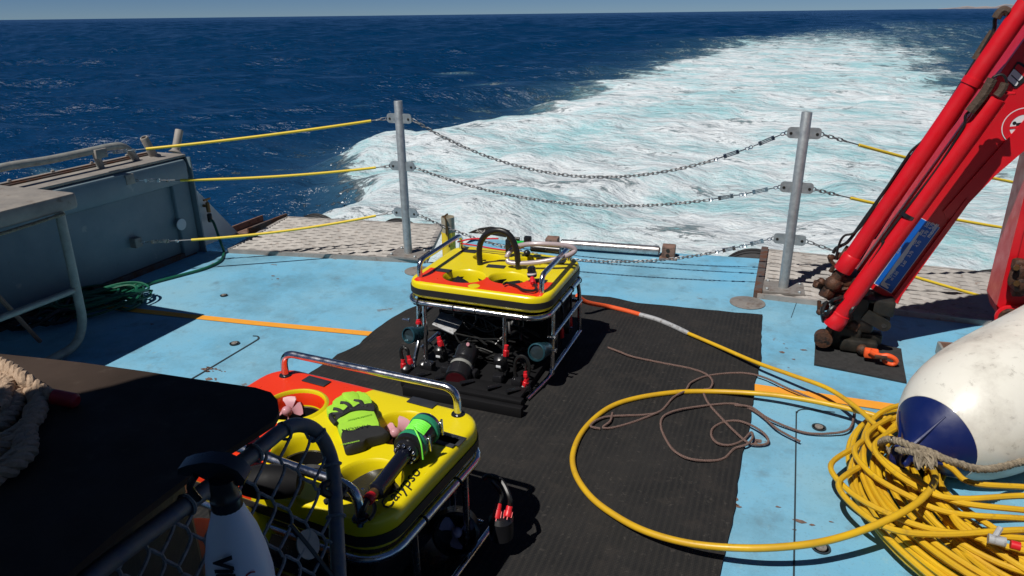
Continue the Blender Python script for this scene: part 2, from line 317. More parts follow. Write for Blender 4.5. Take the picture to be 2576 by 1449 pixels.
# ================================================================== SEA
SEA = -1.0
def sea():
    na, nr = 640, 760
    ang = np.radians(np.linspace(-56, 56, na)) + YAW                       # measured from +Y towards -X
    rad = np.r_[np.geomspace(4.2, 9000, nr - 3), 14000, 22000, 40000]
    A, Rr = np.meshgrid(ang, rad); X = -np.sin(A) * Rr; Y = np.cos(A) * Rr
    cell = Rr * np.radians(112 / na)
    # wake outline, measured in the water plane
    def edge(px): q = np.array([P(u, v, SEA)[:2] for u, v in px]); o = np.argsort(q[:, 1]); return q[o]
    Lf = edge([(905, 560), (880, 500), (856, 440), (885, 388), (1000, 358), (1190, 335), (1330, 292), (1455, 238), (1605, 188), (1735, 142), (1890, 100), (2025, 75), (2110, 60)])
    Rt = edge([(2900, 480), (2640, 330), (2480, 230), (2400, 170), (2370, 120), (2330, 90), (2290, 74), (2240, 60), (2190, 52)])
    lx = np.interp(Y, Lf[:, 1], Lf[:, 0]); rx = np.interp(Y, Rt[:, 1], Rt[:, 0])
    rs = np.random.RandomState(3)
    wob = sum(np.sin(X * a * 1.3 + Y * b + c) * d for a, b, c, d in zip(rs.randn(14) * 1.6, rs.randn(14) * 1.8, rs.rand(14) * 6, rs.rand(14) * .16))
    wid = .55 + .05 * Rr; dL = (X - lx + wob * (.3 + .03 * Rr)) / wid; dR = (rx - X + wob * (.5 + .05 * Rr)) / (wid * 1.6)
    sm = lambda t: np.clip(t, 0, 1) ** 2 * (3 - 2 * np.clip(t, 0, 1))
    den = sm(dL * .5 + .5) * sm(dR * .5 + .5)
    far = np.clip((Rr - 70) / 330, 0, 1); den = den * (1 - .42 * sm((Rr - 12) / 110)) * (1 - .5 * sm((Rr - 55) / 110)) * (1 - sm((Rr - 150) / 300))
    halo = np.exp(-np.maximum(0, -dL) * .50) * .47 * (Rr < 90) * sm(dR * .5 + .5)
    halo2 = np.exp(-np.maximum(0, -dR) * .30) * .44 * (X > rx - 3) * (1 - sm((Rr - 120) / 200))
    den = np.maximum(den, np.maximum(halo * (dL < .5), halo2))
    for u, v, w, h in ((875, 270, .8, .35), (1225, 215, 1.4, .5), (1140, 188, 1.4, .5), (140, 418, .7, .3), (1380, 68, 5, 2), (1010, 440, .7, .2), (800, 430, .5, .18)):
        c = P(u, v, SEA); e = math.radians(20)
        dx = X - c[0]; dy = Y - c[1]; den = np.maximum(den, .60 * np.exp(-((dx / w) ** 2 + (dy / h) ** 2)))
    # wind sea: many sines, each dropped where the grid cannot carry it
    Z = np.zeros_like(X); GX = np.zeros_like(X); GY = np.zeros_like(X)
    for i in range(90):
        lam = .45 * (13 / .45) ** (i / 89.); k = 2 * math.pi / lam; th = math.radians(109 + rs.randn() * 26)
        amp = .0021 * lam ** 1.45 * (1 + 1.7 * math.exp(-(math.log(lam / 1.3) / .9) ** 2)); ph = rs.rand() * 6.283
        f = np.clip((lam / (cell * 2.6) - 1), 0, 1); arg = k * (X * math.cos(th) + Y * math.sin(th)) + ph
        Z += amp * f * np.sin(arg); GX -= amp * f * .9 * math.cos(th) * np.cos(arg) * -1; GY -= amp * f * .9 * math.sin(th) * np.cos(arg) * -1
    inw = sm(dL * .5 + .5) * sm(dR * .5 + .5)
    nearw = np.exp(-np.maximum(0, Rr - 7) / 16)
    lump = np.zeros_like(X)
    for i in range(70):
        lam = .35 * (5 / .35) ** (i / 69.); k = 2 * math.pi / lam; th = rs.rand() * 6.283
        f = np.clip((lam / (cell * 2.4) - 1), 0, 1); lump += .014 * lam ** .9 * f * np.abs(np.sin(k * (X * math.cos(th) + Y * math.sin(th)) * .5 + rs.rand() * 6)) * 1.6
    lump -= lump.mean()
    ridge = np.exp(-((dL - 2.2) / 2.2) ** 2) * (.05 + .16 * np.clip(lump * 2.2, 0, 1)) * np.exp(-np.maximum(0, Rr - 8) / 12)
    Z = Z * (1 - inw * (.62 + .2 * nearw)) + inw * (lump * (.20 + .42 * nearw)) + ridge
    Z *= np.clip((Rr - 4.4) / 3, .25, 1) * np.clip(1 - (Rr - 2500) / 6000, 0, 1)
    ys = np.clip((Y - 5.9) / .8, 0, 1); Z = np.minimum(Z, .25 + 1.2 * ys)
    X2 = X + GX; Y2 = Y + GY
    V = np.stack([X2, Y2, SEA + Z], -1).reshape(-1, 3)
    idx = np.arange(nr * na).reshape(nr, na)
    q = np.stack([idx[:-1, :-1], idx[:-1, 1:], idx[1:, 1:], idx[1:, :-1]], -1).reshape(-1, 4)[:, ::-1]
    me = bpy.data.meshes.new('sea'); me.vertices.add(len(V)); me.vertices.foreach_set('co', V.ravel())
    me.loops.add(q.size); me.loops.foreach_set('vertex_index', q.ravel().astype(np.int32)); me.polygons.add(len(q))
    me.polygons.foreach_set('loop_start', np.arange(0, q.size, 4, dtype=np.int32)); me.polygons.foreach_set('loop_total', np.full(len(q), 4, np.int32))
    me.polygons.foreach_set('use_smooth', [True] * len(q)); me.update(calc_edges=True)
    at = me.attributes.new('foam', 'FLOAT', 'POINT'); at.data.foreach_set('value', den.ravel().astype(np.float32))
    # material
    m = bpy.data.materials.new('sea_water'); m.use_nodes = True; nt = m.node_tree; N = nt.nodes; L = nt.links; b = N['Principled BSDF']
    tc = N.new('ShaderNodeTexCoord'); at = N.new('ShaderNodeAttribute'); at.attribute_name = 'foam'
    mp = N.new('ShaderNodeMapping'); mp.inputs['Scale'].default_value = (.75, 1.25, 1); L.new(tc.outputs['Object'], mp.inputs[0])
    def noise(sc, det, rg=.6, dist=0.):
        n = N.new('ShaderNodeTexNoise'); n.inputs['Scale'].default_value = sc; n.inputs['Detail'].default_value = det; n.inputs['Roughness'].default_value = rg
        n.inputs['Distortion'].default_value = dist; L.new(mp.outputs[0], n.inputs[0]); return n.outputs[0]
    def ma(op, a, b_=None, clamp=False):
        x = N.new('ShaderNodeMath'); x.operation = op; x.use_clamp = clamp
        for i, s in enumerate((a, b_)):
            if s is None: continue
            if isinstance(s, (int, float)): x.inputs[i].default_value = s
            else: L.new(s, x.inputs[i])
        return x.outputs[0]
    n1 = noise(1.1, 14, .74, .0); n2 = noise(7, 10, .76, .0); n3 = noise(.55, 12, .70, .15); n4 = noise(16, 6, .7, .2)
    nn = ma('ADD', ma('MULTIPLY', n1, .62), ma('MULTIPLY', n2, .38))
    # noise sits round .5 +- .12
    s = ma('ADD', ma('MULTIPLY', ma('SUBTRACT', at.outputs['Fac'], .36), 1.5), ma('MULTIPLY', ma('SUBTRACT', nn, .54), 5.4))
    foam = ma('ADD', ma('MULTIPLY', s, 2.6), .0, True)
    aer = ma('MULTIPLY', at.outputs['Fac'], 1.0, True)
    wc = N.new('ShaderNodeMix'); wc.data_type = 'RGBA'; wc.inputs[6].default_value = (.0, .026, .082, 1); wc.inputs[7].default_value = (.24, .48, .52, 1)
    ap = ma('POWER', aer, 2.6); L.new(ap, wc.inputs[0])
    fc = N.new('ShaderNodeMix'); fc.data_type = 'RGBA'; fc.inputs[6].default_value = (.85, .88, .89, 1); fc.inputs[7].default_value = (.24, .56, .60, 1)
    mr = N.new('ShaderNodeMapRange'); L.new(ma('ADD', ma('MULTIPLY', n3, .7), ma('MULTIPLY', n2, .3)), mr.inputs[0]); mr.inputs[1].default_value = .46; mr.inputs[2].default_value = .58; mr.inputs[4].default_value = .9
    L.new(mr.outputs[0], fc.inputs[0])
    gr = N.new('ShaderNodeMapRange'); L.new(ma('ADD', ma('MULTIPLY', n2, .6), ma('MULTIPLY', n4, .4)), gr.inputs[0]); gr.inputs[1].default_value = .40; gr.inputs[2].default_value = .62; gr.inputs[3].default_value = .62; gr.inputs[4].default_value = 0.
    fg = N.new('ShaderNodeMix'); fg.data_type = 'RGBA'; L.new(gr.outputs[0], fg.inputs[0]); L.new(fc.outputs[2], fg.inputs[6]); fg.inputs[7].default_value = (.46, .57, .63, 1)  # blue-grey puts shading of the churned relief into the foam colour
    fm = N.new('ShaderNodeMix'); fm.data_type = 'RGBA'; L.new(foam, fm.inputs[0]); L.new(wc.outputs[2], fm.inputs[6]); L.new(fg.outputs[2], fm.inputs[7])
    L.new(fm.outputs[2], b.inputs['Base Color'])
    rr = N.new('ShaderNodeMapRange'); L.new(foam, rr.inputs[0]); rr.inputs[3].default_value = .23; rr.inputs[4].default_value = .62; L.new(rr.outputs[0], b.inputs['Roughness'])
    b.inputs['IOR'].default_value = 1.33; b.inputs['Specular IOR Level'].default_value = .42
    mq = N.new('ShaderNodeMapping'); mq.inputs['Scale'].default_value = (.75, 1.3, 1); mq.inputs['Rotation'].default_value = (0, 0, -YAW); L.new(tc.outputs['Object'], mq.inputs[0])
    def wn_(sc, det, rg):
        n = N.new('ShaderNodeTexNoise'); n.inputs['Scale'].default_value = sc; n.inputs['Detail'].default_value = det; n.inputs['Roughness'].default_value = rg; L.new(mq.outputs[0], n.inputs[0]); return n.outputs[0]
    hb = ma('ADD', ma('ADD', ma('MULTIPLY', wn_(1.5, 5, .55), .30), ma('ADD', ma('MULTIPLY', wn_(5, 4, .6), .060), ma('MULTIPLY', wn_(19, 3, .5), .010))), ma('MULTIPLY', foam, ma('ADD', ma('ADD', ma('MULTIPLY', n4, .012), ma('MULTIPLY', n1, .05)), ma('MULTIPLY', n2, .045))))
    bp = N.new('ShaderNodeBump'); bp.inputs['Strength'].default_value = 1.; bp.inputs['Distance'].default_value = 1.; L.new(hb, bp.inputs['Height'])
    L.new(bp.outputs[0], b.inputs['Normal'])
    me.materials.append(m); o = bpy.data.objects.new('sea', me); COL.objects.link(o); o['kind'] = 'structure'
    # low coast on the horizon, right
    pts = []
    for u in range(2360, 2900, 12):
        hgt = max(0, (4.5 - abs(u - 2520) * .0 + 2.0 * math.sin(u * .05) + 1.2 * math.sin(u * .13))) * min(1, (u - 2360) / 120)
        d = ray(u, 30 - 30 * u / 2576 + 20); d = d[:2] / np.linalg.norm(d[:2]) * 17000
        pts.append((d[0], d[1], hgt * 9 + 2))
    V = []; Fc = []
    for i, (x, y, h) in enumerate(pts):
        V += [(x, y, -1.5), (x, y, h), (x * 1.06, y * 1.06, h * 1.2 + 4), (x * 1.1, y * 1.1, -1.5)]
        if i: a = 4 * i; Fc += [(a - 4, a, a + 1, a - 3), (a - 3, a + 1, a + 2, a - 2), (a - 2, a + 2, a + 3, a - 1)]
    o = mk('hills', (np.array(V), Fc), mat('far_coast', (.40, .34, .32), .9, var=((.16, .2, .24), .004, .7))); o['kind'] = 'structure'
sea()
V_, F_ = [], []
for i in range(380):
    u = 925 + NR.randn() * 26 - (NR.rand() * 40); v = 372 + NR.rand() * 200; u += (0 if v < 480 else (v - 480) * .45) - (12 if v < 420 else 0)
    c = P(u, v, SEA + .06 + abs(NR.randn()) * .10); r = .004 + .014 * NR.rand() ** 3
    o_ = np.array([(1, 0, 0), (-1, 0, 0), (0, 1, 0), (0, -1, 0), (0, 0, 1), (0, 0, -1)]) * r * (1 + NR.rand(6, 1) * .8); V_.append((c + o_, [(0, 2, 4), (2, 1, 4), (1, 3, 4), (3, 0, 4), (2, 0, 5), (1, 2, 5), (3, 1, 5), (0, 3, 5)]))
tag(mk('spray', cat(*V_), mat('spray_white', (.8, .84, .86), .5)), 'white spray drops thrown up along the near left edge of the wake', 'spray', kind='stuff')
# ================================================================== DECK
GZ = .03
gl = [P(722, 554), P(1110, 575), P(1068, 662), P(578, 636)]                     # port grating, aft-left, aft-right, fore-right, fore-left
def dk(u, v): q = P(u, v, 0); return (q[0], q[1], 0)
DECKPOLY = [(-4.34, -3, 0), (1.80, -3, 0), (1.80, 4.565, 0), (-.063, 4.571, 0), (-.063, 5.41, 0), (-1.48, 5.25, 0), (-2.36, 5.20, 0), (-2.36, 4.50, 0), (-4.34, 4.15, 0)]
deck = mk('deck', prism([(x, y, -.10) for x, y, z in DECKPOLY], (0, 0, .10)), m_deck, smooth=False); deck['kind'] = 'structure'
hull = mk('hull', prism([(-4.2, -3, -1.9), (1.7, -3, -1.9), (1.7, 4.2, -1.9), (-.3, 5.0, -1.9), (-2.2, 5.0, -1.9), (-4.2, 3.9, -1.9)], (0, 0, 1.79)), m_deckedge, smooth=False); hull['kind'] = 'structure'
def sheet(name, px, m, z=.004, th=0., parent=None, h=0.):
    pts = [P(u, v, 0) * [1, 1, 0] + [0, 0, z - h] for u, v in px]
    if h <= 0:
        V = np.array(pts); n = len(V); nz = sum(np.cross(V[i] - V[0], V[i + 1] - V[0])[2] for i in range(1, n - 1))
        return mk(name, (V, [tuple(range(n)) if nz > 0 else tuple(range(n - 1, -1, -1))]), m, parent, smooth=False)
    return mk(name, prism(pts, (0, 0, h)), m, parent, smooth=False)
def strip(pts, w, z):
    """a ribbon on the deck along world points"""
    p = np.asarray(pts, float)[:, :2]; t = np.gradient(p, axis=0); t /= np.linalg.norm(t, axis=1)[:, None]; n = np.c_[-t[:, 1], t[:, 0]] * w / 2
    V = np.r_[np.c_[p - n, np.full(len(p), z)], np.c_[p + n, np.full(len(p), z)]]; k = len(p)
    return V, [(i, i + 1, k + i + 1, k + i) for i in range(k - 1)]
ol = tag(mk('painted_line', cat(strip([P(250, 770), P(333, 781), P(644, 814), P(935, 841), P(1150, 868)], .058, .004), strip([P(1700, 950), P(1890, 975), P(2255, 1028), P(2500, 1066), P(2700, 1100)], .075, .004)), m_orange, deck), kind='structure')
for pth, w in (([P(453, 971), P(520, 932), P(590, 890), P(640, 860), P(650, 853), P(648, 847), P(636, 846)], .010), ([P(2003, 1036), P(2000, 1240), P(1996, 1480), P(1993, 1700)], .006),
               ([P(2004, 1040), P(2010, 1033), P(2030, 1031), P(2100, 1038)], .005), ([P(2040, 660), P(1990, 800)], .003), ([P(1480, 648), P(1905, 679)], .003)):
    mk('deck_seam', strip(spl(pth, 5), w, .0035), m_groove, deck)
for u, v, r in ((590, 864, .028), (2060, 1075, .03), (2065, 1378, .032), (563, 743, .024)):
    c = P(u, v, .004); mk('deck_socket', cat(lathe([(r, 0), (r * 1.02, .003), (r * .85, .003), (r * .8, .0)], c, (0, 0, 1), 20)), m_groove, deck)
    mk('deck_plug', lathe([(r * .62, .002), (r * .6, .006), (r * .3, .006), (r * .25, .009)], c, (0, 0, 1), 14), m_dcover, deck)
for (u, v), r, lb in (((1880, 762), .11, 'round worn steel cover plate flush in the blue deck beside the starboard grating'), ((1052, 682), .10, 'round worn steel cover plate half hidden behind the far yellow vehicle')):
    c = P(u, v, .002); solo('deck_cover_plate', lathe([(r, 0), (r, .004), (r - .006, .006), (.02, .006), (.015, .008)], c, (0, 0, 1), 32), m_dcover, lb, 'cover plate', group='round cover plates in the deck')
fk = []
for (u, v, n, su, sv) in ((535, 930, 16, 45, 9), (545, 958, 6, 25, 8), (1905, 1112, 3, 10, 8), (1850, 1270, 4, 12, 14), (2085, 1010, 3, 30, 8), (1735, 1030, 0, 0, 0), (700, 700, 3, 40, 10), (2000, 880, 6, 60, 40), (2030, 1300, 5, 90, 60), (420, 800, 3, 60, 20)):
    for k in range(n):
        c = P(u + NR.randn() * su * .5, v + NR.randn() * sv * .5, .0022); a0 = NR.rand() * 6; m_ = 7; r0 = .004 + .012 * NR.rand() ** 2
        fk.append((np.array([c + [r0 * (.5 + NR.rand()) * 1.6 * math.cos(a0 + q * 6.283 / m_), r0 * (.4 + NR.rand()) * math.sin(a0 + q * 6.283 / m_), 0] for q in range(m_)]), [tuple(range(m_))]))
for q in fk:
    if np.cross(q[0][1] - q[0][0], q[0][2] - q[0][0])[2] < 0: q[1][0] = q[1][0][::-1]
tag(mk('rust_flakes', cat(*fk), mat('bare_rusty_steel', (.20, .12, .09), .8, var=((.10, .07, .06), 60, .8)), deck, smooth=False), kind='stuff')
# ================================================================== GRATINGS
def grating(name, corners, label, dark_left=False):
    A, B, C_, D = [np.array(q, float) * [1, 1, 0] for q in corners]      # aft-left, aft-right, fore-right, fore-left
    t = thing(name, label, 'grating', (D + C_) / 2, group='expanded metal gratings at the stern')
    wy = max(np.linalg.norm(A - D), np.linalg.norm(B - C_)); wx = max(np.linalg.norm(B - A), np.linalg.norm(C_ - D))
    rows = int(wy / .042); cells = int(wx / .20); parts = []
    at_ = lambda s, q: (D * (1 - s) + C_ * s) * (1 - q) + (A * (1 - s) + B * s) * q
    for i in range(rows):
        pts = []
        for j in range(cells * 4 + 1):
            s = j / (cells * 4); ph = (j + (2 if i % 2 else 0)) % 4
            off = (-.47, .0, .47, .0)[ph] * (.45 if 1 else 1)
            off = {0: -.40, 1: .40, 2: .40, 3: -.40}[ph]
            pts.append(at_(s, np.clip((i + .5 + off * .46) / rows, 0, 1)) + [0, 0, GZ - .004 + .003 * (1 if ph in (1, 2) else -1)])
        p = np.array(pts); k = len(p); hw = .0090; hz = .004
        V = np.r_[p + [0, -hw, -.006], p + [0, hw, .008], p + [0, hw, .008 - hz * 2], p + [0, -hw, -.006 - hz * 2]]
        Fc = []
        for j in range(k - 1):
            for a in range(4): b = (a + 1) % 4; Fc.append((a * k + j, a * k + j + 1, b * k + j + 1, b * k + j))
        parts.append((V, [q[::-1] for q in Fc]))
    mk('mesh_panel', cat(*parts), m_grate, t, smooth=False)
    for a, b, wd, hgt in ((A, B, .03, .035), (D, C_, .022, .036), (B, C_, .04, .04), (A, D, .05 if dark_left else .03, .05 if dark_left else .035)):
        d = (b - a) / np.linalg.norm(b - a)
        mk('frame_bar', box((a + b) / 2 + [0, 0, GZ - hgt / 2 + (.022 if (dark_left and a is A and b is D) else .004)], (np.linalg.norm(b - a), wd, hgt), d), m_grframe if dark_left and (a is A and b is D) else m_grate, t, smooth=False)
    for s in (.2, .5, .8):
        a = at_(s, 0); b = at_(s, 1); mk('support_bar', box((a + b) / 2 - [0, 0, .05], (np.linalg.norm(b - a), .02, .08), b - a), m_grframe, t, smooth=False)
grating('port_grating', gl, 'worn expanded metal grating behind the left stanchion, shaded at its left corner by the bulwark')
bpy.data.objects['port_grating'].name = 'deck_grating'; WM['deck_grating'] = WM['port_grating']
grating('deck_grating', [(-.06, 5.56, 0), (1.9, 5.50, 0), (1.9, 4.57, 0), (-.06, 4.575, 0)], 'worn expanded metal grating under the red crane at the right of the stern', True)
# brown steel channel left of the port grating
t = thing('steel_channel', 'rusty brown steel channel outboard of the left grating', 'channel', P(*c2(500, 1150)))
a, b = P(*c2(352, 1192), .0), P(*c2(640, 1080), .0); c, d = P(*c2(520, 1185), 0), P(*c2(840, 1056), 0)
mk('base_plate', prism([a, b, d, c], (0, 0, .015)), m_wood2, t, smooth=False)
mk('lip', box((a + b) / 2 + [0, 0, .035], (np.linalg.norm(b - a), .015, .07), b - a), m_wood2, t, smooth=False)
mk('lip', box((c + d) / 2 + [0, 0, .03], (np.linalg.norm(d - c), .02, .06), d - c), m_grframe, t, smooth=False)
# ================================================================== STERN ROLLER
A = P(*r5(925, 800), .05); B = P(*r5(1625, 850), .05); d = (B - A) / np.linalg.norm(B - A); Lr = np.linalg.norm(B - A)
t = thing('stern_roller', 'shiny steel roller between two rusty brackets on the aft deck edge', 'roller', (A + B) / 2 * [1, 1, 0])
mk('roller', lathe([(.02, -.01), (.036, 0), (.036, Lr - .26), (.02, Lr - .25)], A + d * .13 + [0, 0, .0], d, 28), mat('scratched_steel_roller', (.6, .58, .57), .3, .85, var=((.35, .33, .32), 30, .7), bump=(60, .1)), t)
for e, s in ((A, 1), (B, -1)):
    br = mk('bracket', cat(box(e + d * s * .055, (.10, .095, .095), d, bev=.008), box(e + d * s * .055 - [0, 0, .045], (.13, .14, .012), d)), m_rust if 0 else m_wood2, t)
    for oz in (-.02, .02): mk('bracket_hole', lathe([(.014, 0), (.014, .003)], e + d * s * .055 + [0, -.049, oz], (0, -1, 0), 12), m_grease, br)
b0 = P(*r5(1428, 858), 0); solo('deck_bolt', cat(lathe([(.03, 0), (.03, .012), (.018, .014), (.018, .035), (.012, .04)], b0, (0, 0, 1), 12)), m_dcover, 'small bolt head standing on the deck in front of the stern roller', 'bolt')
# tyres hung outside the stern
for u, v, lb in ((796, 551, 'black tyre fender behind the left grating, nearest the port side'), (1004, 563, 'black tyre fender behind the left grating beside the stanchion'), (1903, 640, 'black tyre fender beyond the blue deck left of the right stanchion'), (2512, 693, 'black tyre fender behind the right grating near the red crane column')):
    y = 5.62 if u > 1500 else 5.62; top = PY(u, v - 12, y); R1, R2 = .20, .085
    c = top - [0, 0, R1 + R2]; a = np.linspace(0, 2 * math.pi, 40, endpoint=False)
    V, Fc = tube([c + [R1 * math.cos(q), 0, R1 * math.sin(q)] for q in a], R2, 14, True)
    tr = solo('tyre_fender', (V, Fc), m_tyre, lb, 'tyre', base=c - [0, 0, R1 + R2], group='tyres hung over the stern')
    rg = []
    for kx in (-.045, -.015, .015, .045):
        rr_ = R1 + math.sqrt(R2 ** 2 - kx ** 2) + .002; rg.append(tube([c + [rr_ * math.cos(q), kx, rr_ * math.sin(q)] for q in a], .005, 5, True))
    mk('tread', cat(*rg), m_rub, tr)
# ================================================================== STANCHIONS
def stanchion(base, top, brks, label):
    t = thing('stanchion', label, 'post', base, group='galvanised stanchions at the stern'); zt = top[2]
    lean = (top - base) / np.linalg.norm(top - base)
    mk('pole', lathe([(.031, 0), (.031, zt - .003), (.029, zt), (.022, zt), (.021, zt - .05)], base + [0, 0, .012], (0, 0, 1), 22), m_galv, t)
    mk('base_plate', box(base + [0, 0, GZ + .008], (.26, .22, .014), (1, .06, 0)), m_dcover, t)
    for a in (-.1, .1):
        for b in (-.08, .08): mk('bolt', lathe([(.011, 0), (.011, .01), (.006, .014)], base + [a, b, GZ + .015], (0, 0, 1), 6), m_galv, t)
    tips = []
    for z in brks:
        sh = rrect(.098, .034, .022, 4); c = base + [0, -.006, z]
        bk = mk('rail_bracket', prism([c + [x, 0, y] for x, y in sh], (0, .010, 0)), m_galv, t)
        for s in (-1, 1):
            mk('shackle_hole', lathe([(.009, 0), (.009, .0015)], c + [s * .075, -.0005, -.004], (0, -1, 0), 12), m_grease, bk)
            a = np.linspace(-.3, 1, 12) * math.pi; q = c + [s * .082, .004, -.004]
            mk('shackle', tube([q + [s * (.016 + .014 * math.cos(w)), .010 * math.sin(w) * 0, .012 * math.sin(w)] for w in np.linspace(0, 2 * math.pi, 14)], .0035, 6), m_steel, bk)
        tips.append((c + [-.112, .004, -.006], c + [.112, .004, -.006]))
    return tips
bL = P(1028, 650, 0) + [0, 0, GZ]; bR = P(1968, 738, 0) + [0, 0, GZ]
tL = stanchion(bL * [1, 1, 0], up_to(995, 258, bL), [up_to(x, y, bL)[2] for x, y in ((999, 298), (1010, 418), (1022, 535))], 'left galvanised stanchion standing on the grating with three flat brackets')
tR = stanchion(bR * [1, 1, 0], up_to(2035, 287, bR), [up_to(x, y, bR)[2] for x, y in ((2030, 335), (2007, 472), (1985, 602))], 'right galvanised stanchion on the grating beside the red crane')
# ================================================================== CHAINS
def link_mesh():
    pts = []
    for q in range(7): a = -math.pi / 2 + math.pi * q / 6; pts.append((.0125 + .0085 * math.cos(a), .0085 * math.sin(a), 0))
    for q in range(7): a = math.pi / 2 + math.pi * q / 6; pts.append((-.0125 + .0085 * math.cos(a), .0085 * math.sin(a), 0))
    return mesh_of('chain_link', tube(pts, .0032, 5, True), m_chain)
LINK = link_mesh()
def turnbuckle(a, b, parent=None, name='turnbuckle', m=None):
    a = np.asarray(a, float); b = np.asarray(b, float); d = b - a; L_ = np.linalg.norm(d); d = d / L_; X, Y, Z = axes(d, (0, 0, 1)); e = min(.045, L_ * .2)
    parts = [rod(a + d * e * .6, b - d * e * .6, .0035, 6)]
    bl = L_ - 2 * e; c0 = a + d * (L_ / 2)
    for s in (-1, 1): parts.append(rod(c0 - d * bl * .3 + X * .009 * s, c0 + d * bl * .3 + X * .009 * s, .0035, 6))
    for s in (-1, 1): parts.append(box(c0 + d * s * bl * .3, (.026, .013, .018), X, d))
    for s, e0 in ((1, a), (-1, b)): parts.append(tube([e0 + d * s * (.012 + .012 * math.cos(w)) + X * .009 * math.sin(w) for w in np.linspace(0, 6.283, 11)[:-1]], .0033, 5, True))
    return mk(name, cat(*parts), m or m_steel, parent)
def chain(a, b, midz, label, tb):
    a = np.asarray(a, float); b = np.asarray(b, float); u = np.linspace(0, 1, 400); sag = (a[2] + b[2]) / 2 - midz
    p = a + (b - a) * u[:, None]; p[:, 2] -= 4 * sag * u * (1 - u)
    d = np.r_[0, np.cumsum(np.linalg.norm(np.diff(p, axis=0), axis=1))]
    t = thing('guard_chain', label, 'chain', (p[200][0], p[200][1], p[:, 2].min()), group='guard chains between the stanchions')
    n = int((d[-1] - tb) / .0305)
    for i in range(n):
        s = (i + .5) * .0305; c = np.array([np.interp(s, d, p[:, k]) for k in range(3)]); c2_ = np.array([np.interp(s + .005, d, p[:, k]) for k in range(3)])
        X = (c2_ - c) / np.linalg.norm(c2_ - c); U = np.array([0, 0, 1.]) if i % 2 == 0 else np.array([0, 1., 0]); U = U + [0, .25 * math.sin(i * .7), .25 * math.cos(i * .9)]
        Z = np.cross(X, U); Z /= np.linalg.norm(Z); Y = np.cross(Z, X); inst(LINK, 'chain_link', t, mat4(c, X * 1.05, Y, Z))
    if tb > 0:
        g = lambda s: np.array([np.interp(s, d, p[:, k]) for k in range(3)]); e = n * .0305
        turnbuckle(g(e), g(e + (d[-1] - e) * .5), t, 'shackle_strap'); turnbuckle(g(e + (d[-1] - e) * .5), g(d[-1]), t)
yc = (bL[1] + bR[1]) / 2
chain(tL[0][1], tR[0][0], PY(1500, 446, yc)[2], 'top guard chain, the highest of three sagging between the stanchions', .42)
chain(tL[1][1], tR[1][0], PY(1520, 519, yc)[2], 'middle guard chain sagging between the stanchions across the white wake', .42)
chain(tL[2][1], tR[2][0], PY(1560, 672, yc)[2] + .02, 'lowest guard chain passing behind the far yellow vehicle over the blue deck', .36)
# ================================================================== SLEEVED GUARD LINES
def guard(a, b, s0, s1, sag, label, tbk=True):
    """a outboard fitting, b stanchion end; sleeve from fraction s0 to s1"""
    a = np.asarray(a, float); b = np.asarray(b, float); u = np.linspace(0, 1, 40); p = a + (b - a) * u[:, None]; p[:, 2] -= 4 * sag * u * (1 - u)
    g = lambda s: np.array([np.interp(s, u, p[:, k]) for k in range(3)])
    t = thing('guard_line', label, 'guard line', (g(.5)[0], g(.5)[1], p[:, 2].min()), group='guard lines in yellow sleeves')
    mk('sleeve', tube([g(s) for s in np.linspace(s0, s1, 24)], .0098, 10), m_ysleeve, t)
    mk('wire', tube([g(s) for s in np.linspace(s0 * .55, s0 + .01, 5)], .004, 5), m_chain, t); mk('wire', tube([g(s) for s in np.linspace(s1 - .01, s1 + (1 - s1) * .4, 5)], .004, 5), m_chain, t)
    turnbuckle(g(0), g(s0 * .75), t)
    dd = g(1) - g(s1 + (1 - s1) * .35); L_ = np.linalg.norm(dd); n = max(2, int(L_ / .031)); X = dd / L_
    for i in range(n):
        c = g(s1 + (1 - s1) * .35) + dd * (i + .5) / n; U = np.array([0, 0, 1.]) if i % 2 else np.array([0, 1., .2]); Z = np.cross(X, U); Z /= np.linalg.norm(Z); inst(LINK, 'chain_link', t, mat4(c, X * 1.05, np.cross(Z, X), Z))
BX = -4.24
guard(PX(262, 385, BX - .05), tL[0][0], .14, .945, .015, 'top yellow sleeved guard line running from the bulwark rail to the left stanchion')
guard(PX(*c1(815, 365), BX), tL[1][0], .17, .945, .03, 'middle yellow sleeved guard line from the bulwark side to the left stanchion')
guard(PX(*c1(850, 738), BX), tL[2][0], .19, .93, .045, 'lowest yellow sleeved guard line from the bulwark side to the left stanchion')
for i, (q, zz, lb) in enumerate((((2640, 476), 0, 'top yellow sleeved guard line passing behind the red crane boom'), ((2640, 590), 1, 'middle yellow sleeved guard line passing behind the red crane boom'), ((2640, 790), 2, 'lowest yellow sleeved guard line over the right grating behind the crane'))):
    e = PX(*q, 1.72); guard(e, tR[i][1], .06, .86, .02, lb)
